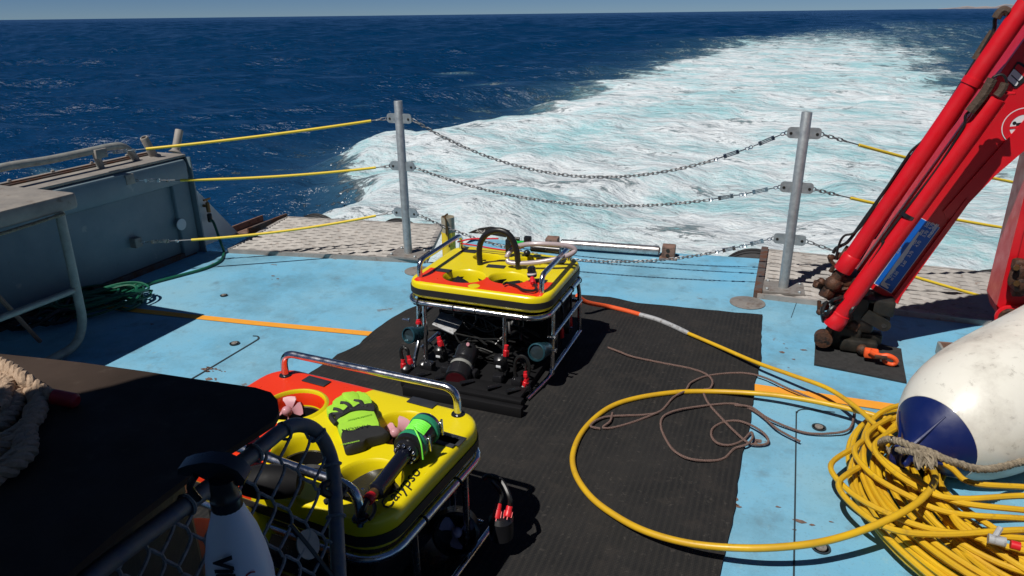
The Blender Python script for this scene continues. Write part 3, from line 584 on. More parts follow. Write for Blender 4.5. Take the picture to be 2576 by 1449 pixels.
# ================================================================== BULWARK
t = thing('bulwark', 'grey steel bulwark with weathered cap along the left side of the deck', 'bulwark', (-4.3, 2.2, 0))
ye = 4.14; bh = .762
mk('wall', box((-4.33, (ye - 3) / 2 - .02, .32), (.05, ye + 3, .64), bev=.004), m_bulw, t)
mk('upper_beam', box((-4.385, (ye - 3) / 2, .665), (.30, ye + 3 - .02, .19), (1, 0, 0), (0, 0, 1), bev=.045), m_bulw, t)
mk('cap', box((-4.43, (ye - 3) / 2, .772), (.33, ye + 3 + .01, .02), bev=.008), m_cap, t)
mk('outer_flange', box((-4.60, (ye - 3) / 2, .74), (.03, ye + 3, .10), bev=.005), m_cap, t)
for xx in (-4.50, -4.56): mk('cap_ridge', box((xx, (ye - 3) / 2, .787), (.014, ye + 2.9, .012)), m_grframe, t)
for yy in np.arange(1.2, 4.1, .3): mk('bolt', lathe([(.012, 0), (.012, .012), (.005, .016)], (-4.59, yy, .79), (0, 0, 1), 6), m_cap, t)
mk('end_post', box((-4.30, ye - .09, .30), (.06, .16, .58), bev=.012), m_bulw, t)
mk('end_plate', box((-4.40, ye + .004, .38), (.34, .012, .76)), m_bulw, t)
mk('foot_strip', box((-4.30, (ye - 3) / 2, .02), (.05, ye + 3 - .1, .04)), m_grframe, t)
mk('inspection_disc', lathe([(.045, 0), (.045, .006), (.04, .008)], (-4.268, 3.98, .27), (1, 0, 0), 20), m_bwhite, t)
for c, w in (((-4.228, 2.95 + 0 * .1, .70), 1),):
    pass
for (u, v), x0, sz in (((254, 386), BX - .05, (.02, .09, .06)), (c1(785, 358), BX + .004, (.012, .07, .07)), (c1(818, 738), BX - .045, (.07, .06, .07))):
    q = PX(u, v, x0); mk('line_fitting', box(q, sz, bev=.004), m_cap, t)
# tubular rail on the cap
t = thing('bulwark_rail', 'bent grey tubular rail standing on the bulwark cap', 'rail', PX(*c1(600, 330), -4.42) * [1, 1, 0] + [0, 0, .78])
xr = -4.43; rp = [PX(*c1(a, b), xr) for a, b in ((-700, 490), (-300, 385), (0, 290), (300, 240), (560, 185), (660, 163), (730, 158), (780, 185), (815, 230), (840, 278))]
mk('rail_tube', tube(spl(rp, 6), .026, 14), m_galvd, t)
a = PX(*c1(572, 185), xr); mk('rail_leg', tube([a, [a[0], a[1] + .02, .78]], .024, 12), m_galvd, t)
for (a, b), r, lb in ((((868, 105), (938, 252)), .029, 'slanting grey pipe stub on the bulwark end, left of its upright neighbour'), (((1083, 60), (1062, 212)), .03, 'upright grey pipe stub on the aft end of the bulwark cap')):
    p0 = PX(*c1(*b), -4.40); p1 = PX(*c1(*a), -4.40); p0 = np.array([p0[0], p0[1], .78]); d = p1 - p0; l = np.linalg.norm(d)
    solo('pipe_stub', cat(lathe([(r * 1.7, 0), (r * 1.25, .012), (r, .02), (r, l - .004), (r * .92, l), (r * .7, l), (r * .68, l - .03)], p0, d, 20)), m_cap, lb, 'pipe stub', base=p0, group='pipe stubs on the bulwark')
g0 = [(-4.33, ye + .012, .58), (-4.33, ye + .47, .02), (-4.33, ye + .012, .02)]
solo('gusset_plate', prism(g0, (.014, 0, 0)), m_bwhite, 'pale triangular gusset plate behind the end of the bulwark', 'plate', base=(-4.33, ye + .2, 0), smooth=False)
# tap and hose
q = PX(*c1(1255, 520), -4.27)
t = thing('water_tap', 'old brass tap fixed beside the bulwark end', 'tap', q - [0, 0, .1])
mk('body', cat(rod(q + [0, 0, -.05], q + [0, 0, .03], .016, 10), rod(q, q + [-.05, 0, 0], .012, 8)), m_brass, t); mk('handle', cat(box(q + [0, .0, .055], (.012, .07, .014)), rod(q + [0, 0, .02], q + [0, 0, .06], .006, 6)), m_brass, t)
mk('coupling', lathe([(.017, 0), (.02, .01), (.02, .06), (.013, .07)], q + [0, 0, -.13], (0, 0, 1), 12), m_blk2, t)
gp = [q + [0, 0, -.12]] + [PX(*c1(1290, 620), -4.2)] + [PX(*c1(1335, 745), -4.08)] + [P(*c1(x, y), .012) for x, y in ((1352, 800), (1330, 850), (1240, 895), (1100, 935), (960, 972), (860, 1000), (760, 1018), (650, 1045), (560, 1068))]
solo('green_hose', tube(spl(gp, 8), .0105, 8), m_grhose, 'dark green hose running from the tap forward along the foot of the bulwark', 'hose', base=P(*c1(1000, 965)))
hp = []
cc = P(*c1(640, 1120), 0)
for i in range(11):
    a0 = rnd.random() * 6; n = 26; rx, ry = rnd.uniform(.16, .30), rnd.uniform(.07, .15); ox, oy = rnd.uniform(-.13, .12), rnd.uniform(-.12, .1)
    for k in range(n):
        a = a0 + 6.283 * k / n; hp.append(cc + [ox + rx * math.cos(a) * .8 + .12 * math.sin(a) * .3, oy + ry * math.sin(a) * 1.6 + .1 * math.cos(a), .012 + .01 * i + .012 * math.sin(3 * a + i)])
solo('coiled_hose', tube(spl(hp, 2), .0085, 6), m_grhose, 'tangled coil of dark green hose on the deck in the shade of the bulwark', 'hose', base=cc)
hp = [P(*c1(x, y), .02) for x, y in ((700, 1040), (790, 1035), (850, 1050), (858, 1090), (820, 1125), (760, 1145), (700, 1130))]; 
solo('hose_end', tube(spl(hp, 6), .0105, 8), m_grhose, 'bright green hose loop sticking out of the tangled coil into the sun', 'hose')
for i, (x, y, w, h) in enumerate(((230, 1200, .45, .16), (430, 1130, .3, .12))):
    c = P(*c1(x, y), 0); pts = []
    for k in range(60): a = k * .55; pts.append(c + [w * .5 * math.cos(a) * (1 + .2 * math.sin(k)), h * math.sin(a) * 1.3, .02 + h * .5 * (.5 + .5 * math.sin(k * 1.9))])
    solo('dark_line_heap', tube(spl(pts, 3), .012, 6), m_blk2, ['heap of black line in the deep shade at the far left of the deck', 'smaller heap of black line beside the tangled green hose'][i], 'rope')
# ================================================================== LOCKER TABLE AND TUBE FRAME, LEFT
t = thing('work_table', 'grey worn table top on a bent tube frame at the left edge of the deck', 'table', (-3.9, 2.2, 0))
zt = .885; xr = -3.53
mk('table_top', box((xr - .55, 2.64 - .9, zt - .045), (1.1, 1.8, .09), bev=.02), m_cap, t)
fp = [PX(*c1(a, b), xr - .03) for a, b in ((395, 480), (410, 600), (432, 740), (455, 880), (480, 1000), (515, 1130))]
x0, y0 = -3.56, 2.52
fp = [(x0, y0 + .02, .80), (x0 + .0, y0 + .015, .55), (x0, y0, .16), (x0 + .0, y0 - .07, .05), (x0 - .02, y0 - .2, .03), (x0 - .03, y0 - 1.1, .03), (x0 - .03, y0 - 1.3, .1), (x0 - .03, y0 - 1.35, .80)]
mk('frame_tube', tube(bend(fp, .12, 7), .024, 12), m_galvd, t)
mk('frame_rail', tube([(x0, y0 + .01, .36), (x0 - .01, y0 - 1.35, .36)], .018, 10), m_galvd, t)
mk('frame_tube', tube(bend([(q[0] - 1.0, q[1], q[2]) for q in fp], .12, 7), .024, 12), m_galvd, t)
mk('brace', tube([(x0 - .05, 2.0, .80), (x0 - .25, 2.42, .05)], .012, 8), m_wood2, t)
mk('lashing', twist(spl([(x0 + .035, y0 + .02, .79), (x0 + .03, 2.2, .775), (x0 + .03, 1.9, .78), (x0 + .03, 1.5, .76)], 8), .009, .03), m_ropeg, t)
for yy in (2.12, 1.96, 1.92): mk('hook', tube(spl([(x0 + .03, yy, .80), (x0 + .05, yy, .765), (x0 + .045, yy - .02, .73), (x0 + .03, yy - .04, .735)], 5), .006, 6), m_rope, t)
# ================================================================== MATS
mp_ = [P(*q) for q in ((800, 930), (850, 895), (905, 868), (938, 838), (974, 812), (1020, 783), (1120, 745), (1300, 738), (1470, 745), (1535, 750), (1600, 766), (1700, 775), (1918, 795), (1913, 900), (1885, 1060), (1860, 1200), (1815, 1449))] + [np.array([-.03, .8, 0]), np.array([-2.3, .8, 0]), np.array([-2.2, 2.2, 0])]
mq_ = []
for i, q in enumerate(mp_):
    q2 = mp_[(i + 1) % len(mp_)]; L_ = np.linalg.norm((q2 - q)[:2]); k = max(1, int(L_ / .05))
    for j in range(k): w = q + (q2 - q) * j / k; mq_.append(w + np.array([NR.randn() * .0022 + .004 * math.sin(w[1] * 9), NR.randn() * .0022 + .006 * math.sin(w[0] * 7), 0]))
solo('rubber_mat', prism([q * [1, 1, 0] + [0, 0, .002] for q in mq_], (0, 0, .009)), m_mat, 'large black ribbed rubber mat under both yellow vehicles on the blue deck', 'mat', smooth=False, base=(-1.1, 2.6, 0))
cq = [P(*r2(*q)) for q in ((690, 965), (1000, 1020), (1310, 1090), (1322, 1180), (1350, 1333), (1000, 1262), (680, 1200), (686, 1090))]
solo('carpet_mat', prism([q * [1, 1, 0] + [0, 0, .002] for q in cq], (0, 0, .010)), m_carpet, 'small charcoal carpet square under the orange hook of the crane', 'mat', smooth=False)
# ================================================================== TETHER
def cab(pts, r, m, s=10, n=9): return tube(spl(pts, n), r, s)
t = thing('tether_cable', 'yellow tether cable looping across the black mat from the far vehicle to the coil', 'cable', P(1441, 1150))
op = [P(1452, 742, .16), P(1475, 760, .10), P(1530, 771, .03), P(1580, 783, .02), P(1612, 792, .02)]
mk('braided_cover', cab(op, .0145, m_braid), m_braid, t)
sp_ = [P(1610, 792, .02), P(1650, 803, .02), P(1690, 819, .02), P(1732, 839, .025)]; mk('taped_splice', tube(spl(sp_, 8), np.r_[np.linspace(.0155, .0145, 24), .011], 10), m_splice, t)
lp = [P(u, v, z) for u, v, z in ((1730, 838, .025), (1800, 868, .03), (1900, 911, .05), (1990, 943, .07), (2080, 976, .09), (2150, 1022, .11), (2210, 1075, .13), (2280, 1130, .14), (2330, 1180, .12))]
mk('cable_run', cab(lp, .0108, 0), m_cable, t)
lp = [P(u, v, z) for u, v, z in ((2290, 1075, .05), (2200, 1045, .08), (2090, 1018, .07), (1980, 998, .055), (1890, 989, .04), (1790, 985, .02), (1700, 987, .02), (1600, 1002, .02), (1530, 1027, .02), (1472, 1077, .02), (1443, 1135, .02), (1446, 1188, .02), (1482, 1245, .025), (1540, 1292, .03), (1625, 1337, .045), (1740, 1368, .07), (1880, 1379, .10), (2010, 1372, .12), (2110, 1353, .13), (2210, 1318, .15), (2290, 1277, .17), (2335, 1238, .17), (2352, 1205, .15), (2345, 1180, .12), (2315, 1160, .08))]
mk('cable_loop', cab(lp, .0125, 0), m_cable, t)
t = thing('cable_coil', 'big flaked coil of yellow cable lying on the deck under the white fender', 'cable coil', (1.1, 2.65, 0))
NL = 30
for i in range(NL):
    w = i / (NL - 1); R0 = rnd.uniform(.40, .74); ox, oy = rnd.uniform(-.05, .05), rnd.uniform(-.05, .05); ph = rnd.random() * 6; e = rnd.uniform(.92, 1.08); pts = []
    for k in range(18):
        a = 6.283 * k / 18; rr = R0 * (1 + .05 * math.sin(2 * a + ph) + .025 * math.sin(3 * a + ph * 2))
        pts.append((1.10 + ox + rr * math.cos(a) * e, 2.66 + oy + rr * math.sin(a) / e, .014 + .11 * w * (1 - .5 * abs(R0 - .57) / .17 * .6) + .014 * math.sin(4 * a + ph)))
    mk('cable_turn', tube(spl(pts, 5, True), .0108, 8, True), m_cable, t)
# stray strands fanning to the right
for u0, v0, v1, z in ((2180, 1095, 1292, .15), (2090, 1170, 1362, .12), (2110, 1215, 1335, .14), (2200, 1120, 1250, .16), (2260, 1060, 1232, .15), (2150, 1130, 1312, .13), (2240, 1150, 1400, .12)):
    pts = [P(u0 + 60, v0 - 45, z * .8), P(u0, v0, z), P(u0 + 40, v0 + 60, z), P(u0 + 130, v0 + 115, z), P((u0 + 2640) / 2, (v0 + 115 + v1) / 2 + 12, z), P(2640, v1, z), P(2900, v1 + 60, z * .6)]
    mk('cable_turn', tube(spl(pts, 9), .0108, 8), m_cable, t)
a, b = P(*r3(1345, 1180), .17), P(*r3(1470, 1210), .17)
mk('grey_clamp', cat(rod(a, b, .016, 12), rod(a + (b - a) * .3, a + (b - a) * .3 + [.02, .03, .03], .009, 8)), m_splice, t)
a, b = P(*r3(1505, 1222), .175), P(*r3(1575, 1240), .175); mk('red_band', rod(a, b, .014, 12), m_redtape if 0 else m_redc, t)
# lanyard
L1 = [(300, 330), (360, 352), (420, 375), (560, 405), (700, 432), (780, 460), (812, 495), (800, 530), (768, 540), (790, 600), (860, 680), (930, 750), (985, 795), (1040, 808), (1085, 795), (1068, 755), (1010, 715), (940, 690), (870, 695), (815, 725), (808, 765), (840, 800), (900, 808), (960, 785), (1000, 745), (1008, 772), (980, 805), (920, 825), (870, 872), (800, 885), (700, 875), (630, 840), (590, 790), (560, 720), (570, 670), (630, 640), (740, 620), (900, 605), (990, 627), (1060, 670), (1130, 730), (1240, 790)]
L2 = [(262, 728), (215, 712), (290, 670), (480, 660), (560, 640), (620, 575), (680, 540), (710, 500), (800, 467), (950, 455), (1060, 475), (1180, 530), (1300, 580), (1400, 615), (1495, 620), (1503, 670), (1480, 730), (1400, 750), (1280, 750), (1180, 720), (1080, 675), (1000, 622), (920, 613)]
L3 = [(322, 650), (312, 690), (275, 722), (330, 722), (440, 690), (545, 648)]
t = thing('lanyard', 'thin brown cord lying in tangled loops across the mat inside the yellow cable loop', 'cord', P(*r4(600, 700)))
for q in (L1, L2, L3):
    pts = [P(*r4(a, b), .019 + .006 * math.sin(i * 1.3)) for i, (a, b) in enumerate(q)]; mk('cord', twist(spl(pts, 6), .0055, .03, 3, 5), m_cord, t)
# ================================================================== FENDER
fa = P(2262, 1150, .16); fc = P(2576, 968, .30); d = fc - fa; d /= np.linalg.norm(d); up = np.array([0, 0, 1.])
t = thing('fender', 'big scuffed white vinyl fender with navy blue nose lying on the cable coil', 'fender', (fc * [1, 1, 0]))
Lf = 1.45; R = .275
prof = [(.05, .05), (.075, .10), (.10, .13), (.165, .20)]
body = [(.170, .195), (.215, .27), (.245, .35), (.265, .45), (R, .58), (R, .9), (R, 1.15), (.262, 1.28), (.22, 1.38), (.12, 1.45)]
bz = spl([(r_, h, 0) for r_, h in body], 5)[:, :2]; mk('body', lathe([tuple(q) for q in bz], fa, d, 56), m_white, t)
nz = spl([(.030, .045, 0), (.045, .07, 0), (.075, .10, 0), (.12, .14, 0), (.172, .2, 0), (.176, .215, 0), (.170, .225, 0)], 4)[:, :2]
nose = mk('nose_cap', lathe([tuple(q) for q in nz], fa, d, 48), m_navy, t)
X, Y, Z = axes(d, (0, 0, 1))
for k in range(4):
    a = k * math.pi / 2 + .35; r_ = X * math.cos(a) + Y * math.sin(a)
    mk('rib', tube([fa + d * .03 + r_ * .03, fa + d * .10 + r_ * .083, fa + d * .17 + r_ * .148], [.008, .006, .003], 6), m_navy, nose)
side = np.cross(d, (0, 0, 1)); side /= np.linalg.norm(side); ey = fa + d * .015
mk('eye', tube([ey + d * .038 * math.cos(a) + X * .046 * math.sin(a) for a in np.linspace(0, 6.283, 24)[:-1]], .021, 12, True), m_navy, nose)
t = thing('fender_rope', 'frayed grey-beige rope knotted through the eye of the white fender', 'rope', P(*r3(900, 600)))
pts = [P(*r3(x, y), z) for x, y, z in ((640, 560, .13), (590, 530, .15), (585, 490, .20), (640, 472, .25), (720, 490, .29), (800, 520, .30), (880, 545, .30), (960, 575, .30), (1040, 615, .29), (1140, 650, .27), (1240, 678, .24), (1360, 685, .22), (1480, 660, .20), (1602, 632, .19), (1750, 600, .18))]
mk('laid_rope', twist(spl(pts, 8), .0135, .055, 3, 7, .0008), m_ropeg, t)
pts = [P(*r3(x, y), z) for x, y, z in ((700, 545, .24), (740, 555, .28), (800, 560, .31), (850, 580, .32), (880, 600, .31))]
mk('knot', twist(spl(pts, 8), .012, .05, 3, 6, .001), m_ropeg, t)
fr = []
for i in range(80):
    a = P(*r3(870 + rnd.uniform(-30, 40), 555 + rnd.uniform(-15, 15)), .31); b = P(*r3(905 + rnd.uniform(-85, 80), 660 + rnd.uniform(-30, 32)), .27 + rnd.uniform(-.03, .03)); mid = (a + b) / 2 + [rnd.uniform(-.015, .015), rnd.uniform(-.02, .01), .02]
    fr.append(tube(spl([a, mid, b], 3), [.004] * 6 + [.0015], 4))
tag(mk('frayed_end', cat(*fr), m_ropeg, t))
mk('whipping', rod(P(*r3(652, 482), .262), P(*r3(672, 480), .265), .0165, 12), m_blk2, t)
# shallow tray behind the fender
cc = P(*r2(1640, 1130), 0)
t = thing('wooden_tray', 'shallow open brown tray half hidden behind the white fender', 'tray', cc)
q0, q1, q2_, q3 = P(*r2(1565, 1165), 0), P(*r2(1592, 1040), .055), P(*r2(1800, 1065), .055), P(*r2(1850, 1200), 0)
f0, f1, f2_, f3 = [np.array([q[0], q[1], 0]) for q in (P(*r2(1640, 1230), 0), P(*r2(1566, 1105), 0), P(*r2(1900, 1130), 0), P(*r2(2000, 1300), 0))]
mk('bottom', prism([f1 + [0, 0, .004], f2_ + [0, 0, .004], f3 + [0, 0, .004], f0 + [0, 0, .004]], (0, 0, .008)), m_wood, t, smooth=False)
for a, b in ((f0, f1), (f1, f2_), (f2_, f3)): mk('side', box((a + b) / 2 + [0, 0, .035], (np.linalg.norm(b - a), .012, .06), b - a), m_wood2 if a is f1 else m_galvd, t, smooth=False)
# ================================================================== CRANE
YC = 4.0
t = thing('deck_crane', 'red folded crane boom with two hydraulic rams leaning over the right grating', 'crane', (.45, 3.95, 0))
def yy(u, v, y=YC): return PY(u, v, y)
bo = [(2700, -70), (2151, 687), (2172, 712), (2196, 729), (2259, 765), (2270, 742), (2443, 503), (2500, 441), (2720, 250)]
mk('boom', prism([yy(u, v, 4.02) for u, v in bo], (0, .20, 0)), m_crane, t, smooth=False)
mk('boom_stiffener', prism([yy(u, v, 4.02) for u, v in ((2720, 200), (2576, 300), (2372, 530), (2380, 548), (2400, 545), (2440, 506), (2500, 443), (2720, 252))], (0, -.012, 0)), m_crane, t, smooth=False)
mk('boom_edge', prism([yy(u, v, 4.0) for u, v in ((2196, 729), (2259, 765), (2264, 750), (2440, 506), (2431, 500), (2250, 745), (2203, 718))], (0, .24, 0)), m_crane, t, smooth=False)
# upper ram
A0, A1 = yy(2120, 679, 3.90), yy(2690, -147, 3.90); d = (A1 - A0) / np.linalg.norm(A1 - A0)
mk('ram_barrel', cat(lathe([(.02, 0), (.040, .004), (.040, np.linalg.norm(A1 - A0))], A0, d, 28), lathe([(.044, 0), (.046, .004), (.046, .09), (.042, .098)], A0 - d * .005, d, 28)), m_crane, t)
mk('ram_cap', rod(A0 + d * 1.03, A0 + d * 1.06, .045, 24), m_crane, t)
mk('ram_rod_end', cat(rod(A0 - d * .07, A0, .026, 14), ball(A0 - d * .09, .045, 12)), m_rust, t)
# lower ram, in front of the boom
B0, B1 = yy(2093, 820, 3.86), yy(2507, 246, 3.86); d2 = (B1 - B0) / np.linalg.norm(B1 - B0); LB = np.linalg.norm(B1 - B0)
mk('ram_barrel', lathe([(.02, 0), (.052, .003), (.054, .012), (.054, .06), (.049, .07), (.049, .085), (.043, .09), (.043, LB - .004), (.03, LB)], B0, d2, 30), m_crane, t)
mk('ram_collar', cat(box(B0 + d2 * .05 - np.array([.05, 0, .0]), (.03, .05, .05), d2, bev=.006)), m_crane, t)
for s in (-1, 1): mk('ram_lug', box(B1 + d2 * .01 + np.array([.036 * s, 0, .012 * s]), (.05, .05, .012), d2, bev=.004), m_crane, t)
mk('ram_rod_end', cat(rod(B0 - d2 * .05, B0, .02, 14), lathe([(.02, -.03), (.046, -.026), (.046, .026), (.02, .03)], B0 - d2 * .085, (0, 1, 0), 22)), m_rust, t)
def pt(f, a, b, y=3.9): return yy(*f(a, b), y)
def hose(pts, r, m=m_blk2, nm='hydraulic_hose'): return mk(nm, tube(spl(pts, 7), r, 8), m, t)
hose([pt(r1, *q, 3.92) for q in ((1495, 75), (1450, 80), (1420, 115), (1415, 170), (1390, 220), (1300, 370), (1155, 600), (1000, 830), (800, 1090), (640, 1310), (540, 1449))] + [pt(r2, *q, 3.92) for q in ((880, 330), (840, 350), (820, 385))], .0085)
hose([pt(r1, *q, 3.9) for q in ((1150, 640), (1040, 800), (985, 850), (920, 905), (880, 960), (780, 1110), (600, 1380))] + [pt(r2, *q, 3.9) for q in ((900, 260), (860, 330), (840, 420))], .006)
hose([pt(r1, *q, 3.84) for q in ((1490, 500), (1480, 465), (1455, 450), (1420, 460), (1400, 480), (1340, 580), (1270, 665), (1240, 700), (1235, 750), (1190, 830), (1060, 1030), (860, 1290), (740, 1449))] + [pt(r2, *q, 3.84) for q in ((1180, 320), (1020, 560), (900, 720), (800, 760))], .006)
hose([pt(r1, *q, 3.96) for q in ((1230, 650), (1180, 730), (1050, 900), (850, 1190), (690, 1440))] + [pt(r2, *q, 3.96) for q in ((1150, 200), (1000, 450), (900, 560))], .008)
hose([pt(r1, *q, 3.9) for q in ((1498, 75), (1470, 62), (1445, 80), (1425, 110))], .019, m_wrap, 'taped_joint')
hose([pt(r1, *q, 3.93) for q in ((1410, 190), (1370, 250), (1300, 360))], .018, m_wrap, 'taped_joint')
hose([pt(r1, *q, 3.83) for q in ((1405, 475), (1350, 570), (1265, 675))], .022, m_wrap, 'taped_joint')
hose([pt(r1, *q, 3.83) for q in ((1480, 500), (1460, 545), (1430, 580))], .018, m_wrap, 'taped_joint')
for c_, dd in ((A0 + d * 1.56, d), ): mk('hose_strap', cat(rod(c_, c_ + dd * .02, .044, 20)), m_blk, t)
q = pt(r1, 890, 1310, 3.86); mk('hose_strap', rod(q, q + d2 * .018, .047, 20), m_blk, t)
# logo, load plate and no-standing sign on the boom face
N_ = np.array([0, -1, 0.]); ys = 4.017
def dec(name, f, quad, m, lift=0., parent=None):
    pts = np.array([yy(*f(*q), ys - lift) for q in quad]); n = np.cross(pts[1] - pts[0], pts[2] - pts[0])
    return mk(name, (pts, [tuple(range(len(pts))) if n[1] < 0 else tuple(range(len(pts) - 1, -1, -1))]), m, parent or t, smooth=False)
pl = dec('load_plate', z1, ((872, 72), (1200, 240), (375, 1362), (75, 1190)), m_sw, .001)
dec('plate_face', z1, ((876, 84), (1186, 243), (372, 1348), (90, 1186)), m_blue, .002, pl)
U = yy(*z1(1186, 243), ys) - yy(*z1(372, 1348), ys); U /= np.linalg.norm(U); Vv = np.cross(U, -N_); Vv = -Vv if Vv[0] > 0 else Vv
dec('crane_symbol', z1, ((835, 312), (868, 325), (560, 810), (262, 1160), (272, 1180), (352, 1205), (352, 1228), (280, 1205), (330, 1262), (310, 1285), (190, 1218), (200, 1180), (240, 1130), (480, 790)), m_sw, .003, pl)
for x, y in ((840, 318), (728, 488), (610, 660), (490, 830), (350, 990)): dec('tick', z1, ((x - 8, y - 6), (x + 34, y + 14), (x + 28, y + 26), (x - 14, y + 6)), m_sw, .0035, pl)
for (x, y), a_, b_ in (((975, 245), '500', '6.70'), ((878, 380), '600', '5.70'), ((755, 550), '700', '4.70'), ((625, 722), '900', '3.70'), ((512, 885), '1400', '2.60'), ((375, 1065), '2400', '1.50'), ((330, 1115), 'kg', 'm')):
    o = yy(*z1(x, y), ys - .0035); mk('lettering', cat(text(a_, o, U, Vv, .021, 0, .02), text(b_, o - Vv * .019, U, Vv, .021, 0, .02)), m_sw, pl, smooth=False)
mk('lettering', text('maxilift', yy(*z1(1020, 418), ys - .0035), U, Vv, .027, 0, .03), m_sw, pl, smooth=False)
mk('lettering', text('2.0.4', yy(*z1(480, 690), ys - .0035), U, Vv, .02), m_splice, pl, smooth=False)
lg = dec('maker_badge', z2, ((700, 130), (740, 128), (840, 190), (960, 300), (700, 520), (660, 525), (545, 400), (540, 375)), m_sk, .001)
dec('badge_stripe', z2, ((650, 238), (665, 240), (785, 345), (782, 370), (735, 412), (715, 410), (620, 320), (608, 335), (715, 432), (717, 455), (692, 490), (665, 490), (550, 390), (552, 370)), m_sw, .002, lg)
dec('badge_stripe', z2, ((700, 170), (725, 162), (860, 260), (900, 330), (800, 350), (665, 225)), m_sr, .002, lg)
cs = yy(2575, 318, ys); ux = np.array([1., 0, 0]); uz = np.array([0, 0, 1.]); rS = .088
def disc(r0, r1_, lift, c=cs, n=48, a0=0, a1=6.2832):
    a = np.linspace(a0, a1, n); V = [c + np.array([r * math.cos(q), -lift, r * math.sin(q)]) for r in (r0, r1_) for q in a]; return np.array(V), [(i, n + i, n + i + 1, i + 1) for i in range(n - 1)]
sg = mk('prohibition_sign', disc(.0001, rS, .001), m_sw, t, smooth=False); mk('sign_ring', disc(rS * .60 * 1.05, rS * .955, .002), m_sr, sg, smooth=False)
man = [lathe([(.008, 0), (.008, .0004)], cs + [-.040, -.0018, .014], (0, -1, 0), 16)]
for a_, b_, w_ in (((-.032, .006), (.018, .016), .016), ((-.01, .004), (-.026, -.012), .006), ((-.004, .004), (.008, -.034), .012), ((.01, .006), (.03, -.03), .012)):
    a3 = cs + [a_[0], -.0016, a_[1]]; b3 = cs + [b_[0], -.0016, b_[1]]; man.append(box((a3 + b3) / 2, (np.linalg.norm(b3 - a3), .0004, w_), b3 - a3, np.cross(b3 - a3, (0, -1, 0))))
mk('figure', cat(*man), m_sk, sg, smooth=False)
mk('sign_bar', box(cs + [0, -.003, 0], (rS * 1.3, .0006, .011), (1, 0, .16), (-.16, 0, 1)), m_sr, sg, smooth=False)
# greasy joint at the bottom
def blob(c, r, sc=(1, 1, 1), m=m_rust, nm='knuckle', Z=(0, 0, 1)):
    V, Fc = cat(ball(c, r * .8, 12, sc, Z), box(c + NR.randn(3) * r * .3, (r * 1.5, r * 1.2, r * 1.3), NR.randn(3), (.3, .2, 1), bev=r * .3), rod(c + NR.randn(3) * r * .3, c + NR.randn(3) * r * 1.1 * [1, .5, 1], r * .45, 8)); V = V + NR.randn(*V.shape) * r * .05; return mk(nm, (V, Fc), m, t)
J = lambda a, b, y=3.92: yy(*r2(a, b), y)
for a, b, r in ((730, 600, .030), (790, 650, .045), (850, 690, .035), (850, 560, .042), (880, 400, .022), (800, 420, .018), (920, 600, .04), (720, 870 - 60, .022), (760, 770, .025), (930, 850, .035), (960, 900, .04), (745, 985, .035)): blob(J(a, b), r, (1, 1, rnd.uniform(.8, 1.2)))
mk('valve_tube', tube([J(820, 400), J(800, 440), J(830, 470), J(800, 520)], .012, 8), m_rust, t)
mk('cross_block', box(J(960, 590, 3.98), (.16, .16, .10), U, bev=.012), m_grease, t)
mk('cross_block', box(J(1150, 745, 4.0), (.14, .18, .09), U, bev=.012), m_grease, t)
mk('pivot_block', box(J(960, 800, 3.98), (.22, .14, .20), U, bev=.02), m_grease, t)
mk('pivot_block', box(J(900, 960, 3.98), (.16, .14, .16), U, bev=.02), m_grease, t)
pd = J(1220, 915, 3.9) - J(1060, 810, 3.9); pd /= np.linalg.norm(pd); pn = np.cross(pd, (0, 1, 0))
def lugplate(a, b, wd, holes, y, nm='lug_plate'):
    a, b = np.array(a), np.array(b); dd = (b - a) / np.linalg.norm(b - a); nn = np.cross(dd, (0, 1, 0)); L_ = np.linalg.norm(b - a)
    pts = [a - nn * wd, a + nn * wd] + [b + nn * wd * math.cos(q) + dd * wd * math.sin(q) for q in np.linspace(0, math.pi, 10)]
    o = mk(nm, prism(pts, (0, .016, 0)), m_grease, t, smooth=False)
    for h in holes: mk('lug_hole', lathe([(.014, 0), (.014, .001)], a + dd * (L_ * h) + [0, -.0005 - .002, 0], (0, -1, 0), 16), m_carpet, o)
lugplate(J(1050, 830, 3.90), J(1190, 912, 3.90), .032, (.98,), 3.9); lugplate(J(1080, 790, 4.05), J(1190, 862, 4.05), .030, (.98,), 3.9)
mk('hook_block', box(J(1000, 1050, 3.9), (.18, .06, .07), pd, bev=.012), m_grease, t)
mk('hook_block', box(J(1060, 985, 3.98), (.15, .08, .06), pd, bev=.012), m_grease, t)
for a, b in (((740, 780), (790, 860)), ((760, 870), (860, 740)), ((800, 740), (900, 700)), ((770, 740), (750, 880)), ((1000, 740), (940, 860))): mk('small_hose', tube(spl([J(*a, 3.86), J((a[0] + b[0]) / 2 - 20, (a[1] + b[1]) / 2, 3.82), J(*b, 3.86)], 6), .010, 7), m_blk2, t)
mk('shackle_ring', tube([J(760, 1000, 3.86) + [.035 * math.cos(q), 0, .02 * math.sin(q)] for q in np.linspace(0, 6.28, 16)[:-1]], .007, 6, True), m_rust, t)
hk = mk('hook', tube(spl([J(*q, 3.78) for q in ((1085, 1095), (1120, 1115), (1165, 1130), (1215, 1128), (1262, 1148), (1278, 1175), (1250, 1192), (1205, 1180), (1185, 1160), (1200, 1150))], 6), [.0165 - .00015 * i for i in range(55)], 10), m_hookor, t)
mk('hook_shank', cat(box(J(1095, 1110, 3.8), (.07, .04, .05), pd, bev=.01)), m_hookor, hk); mk('safety_catch', box(J(1165, 1140, 3.76), (.06, .012, .022), pd, bev=.004), m_rust, hk)
mk('swivel', ball(J(1030, 1085, 3.86), .03, 12), m_rust, t)
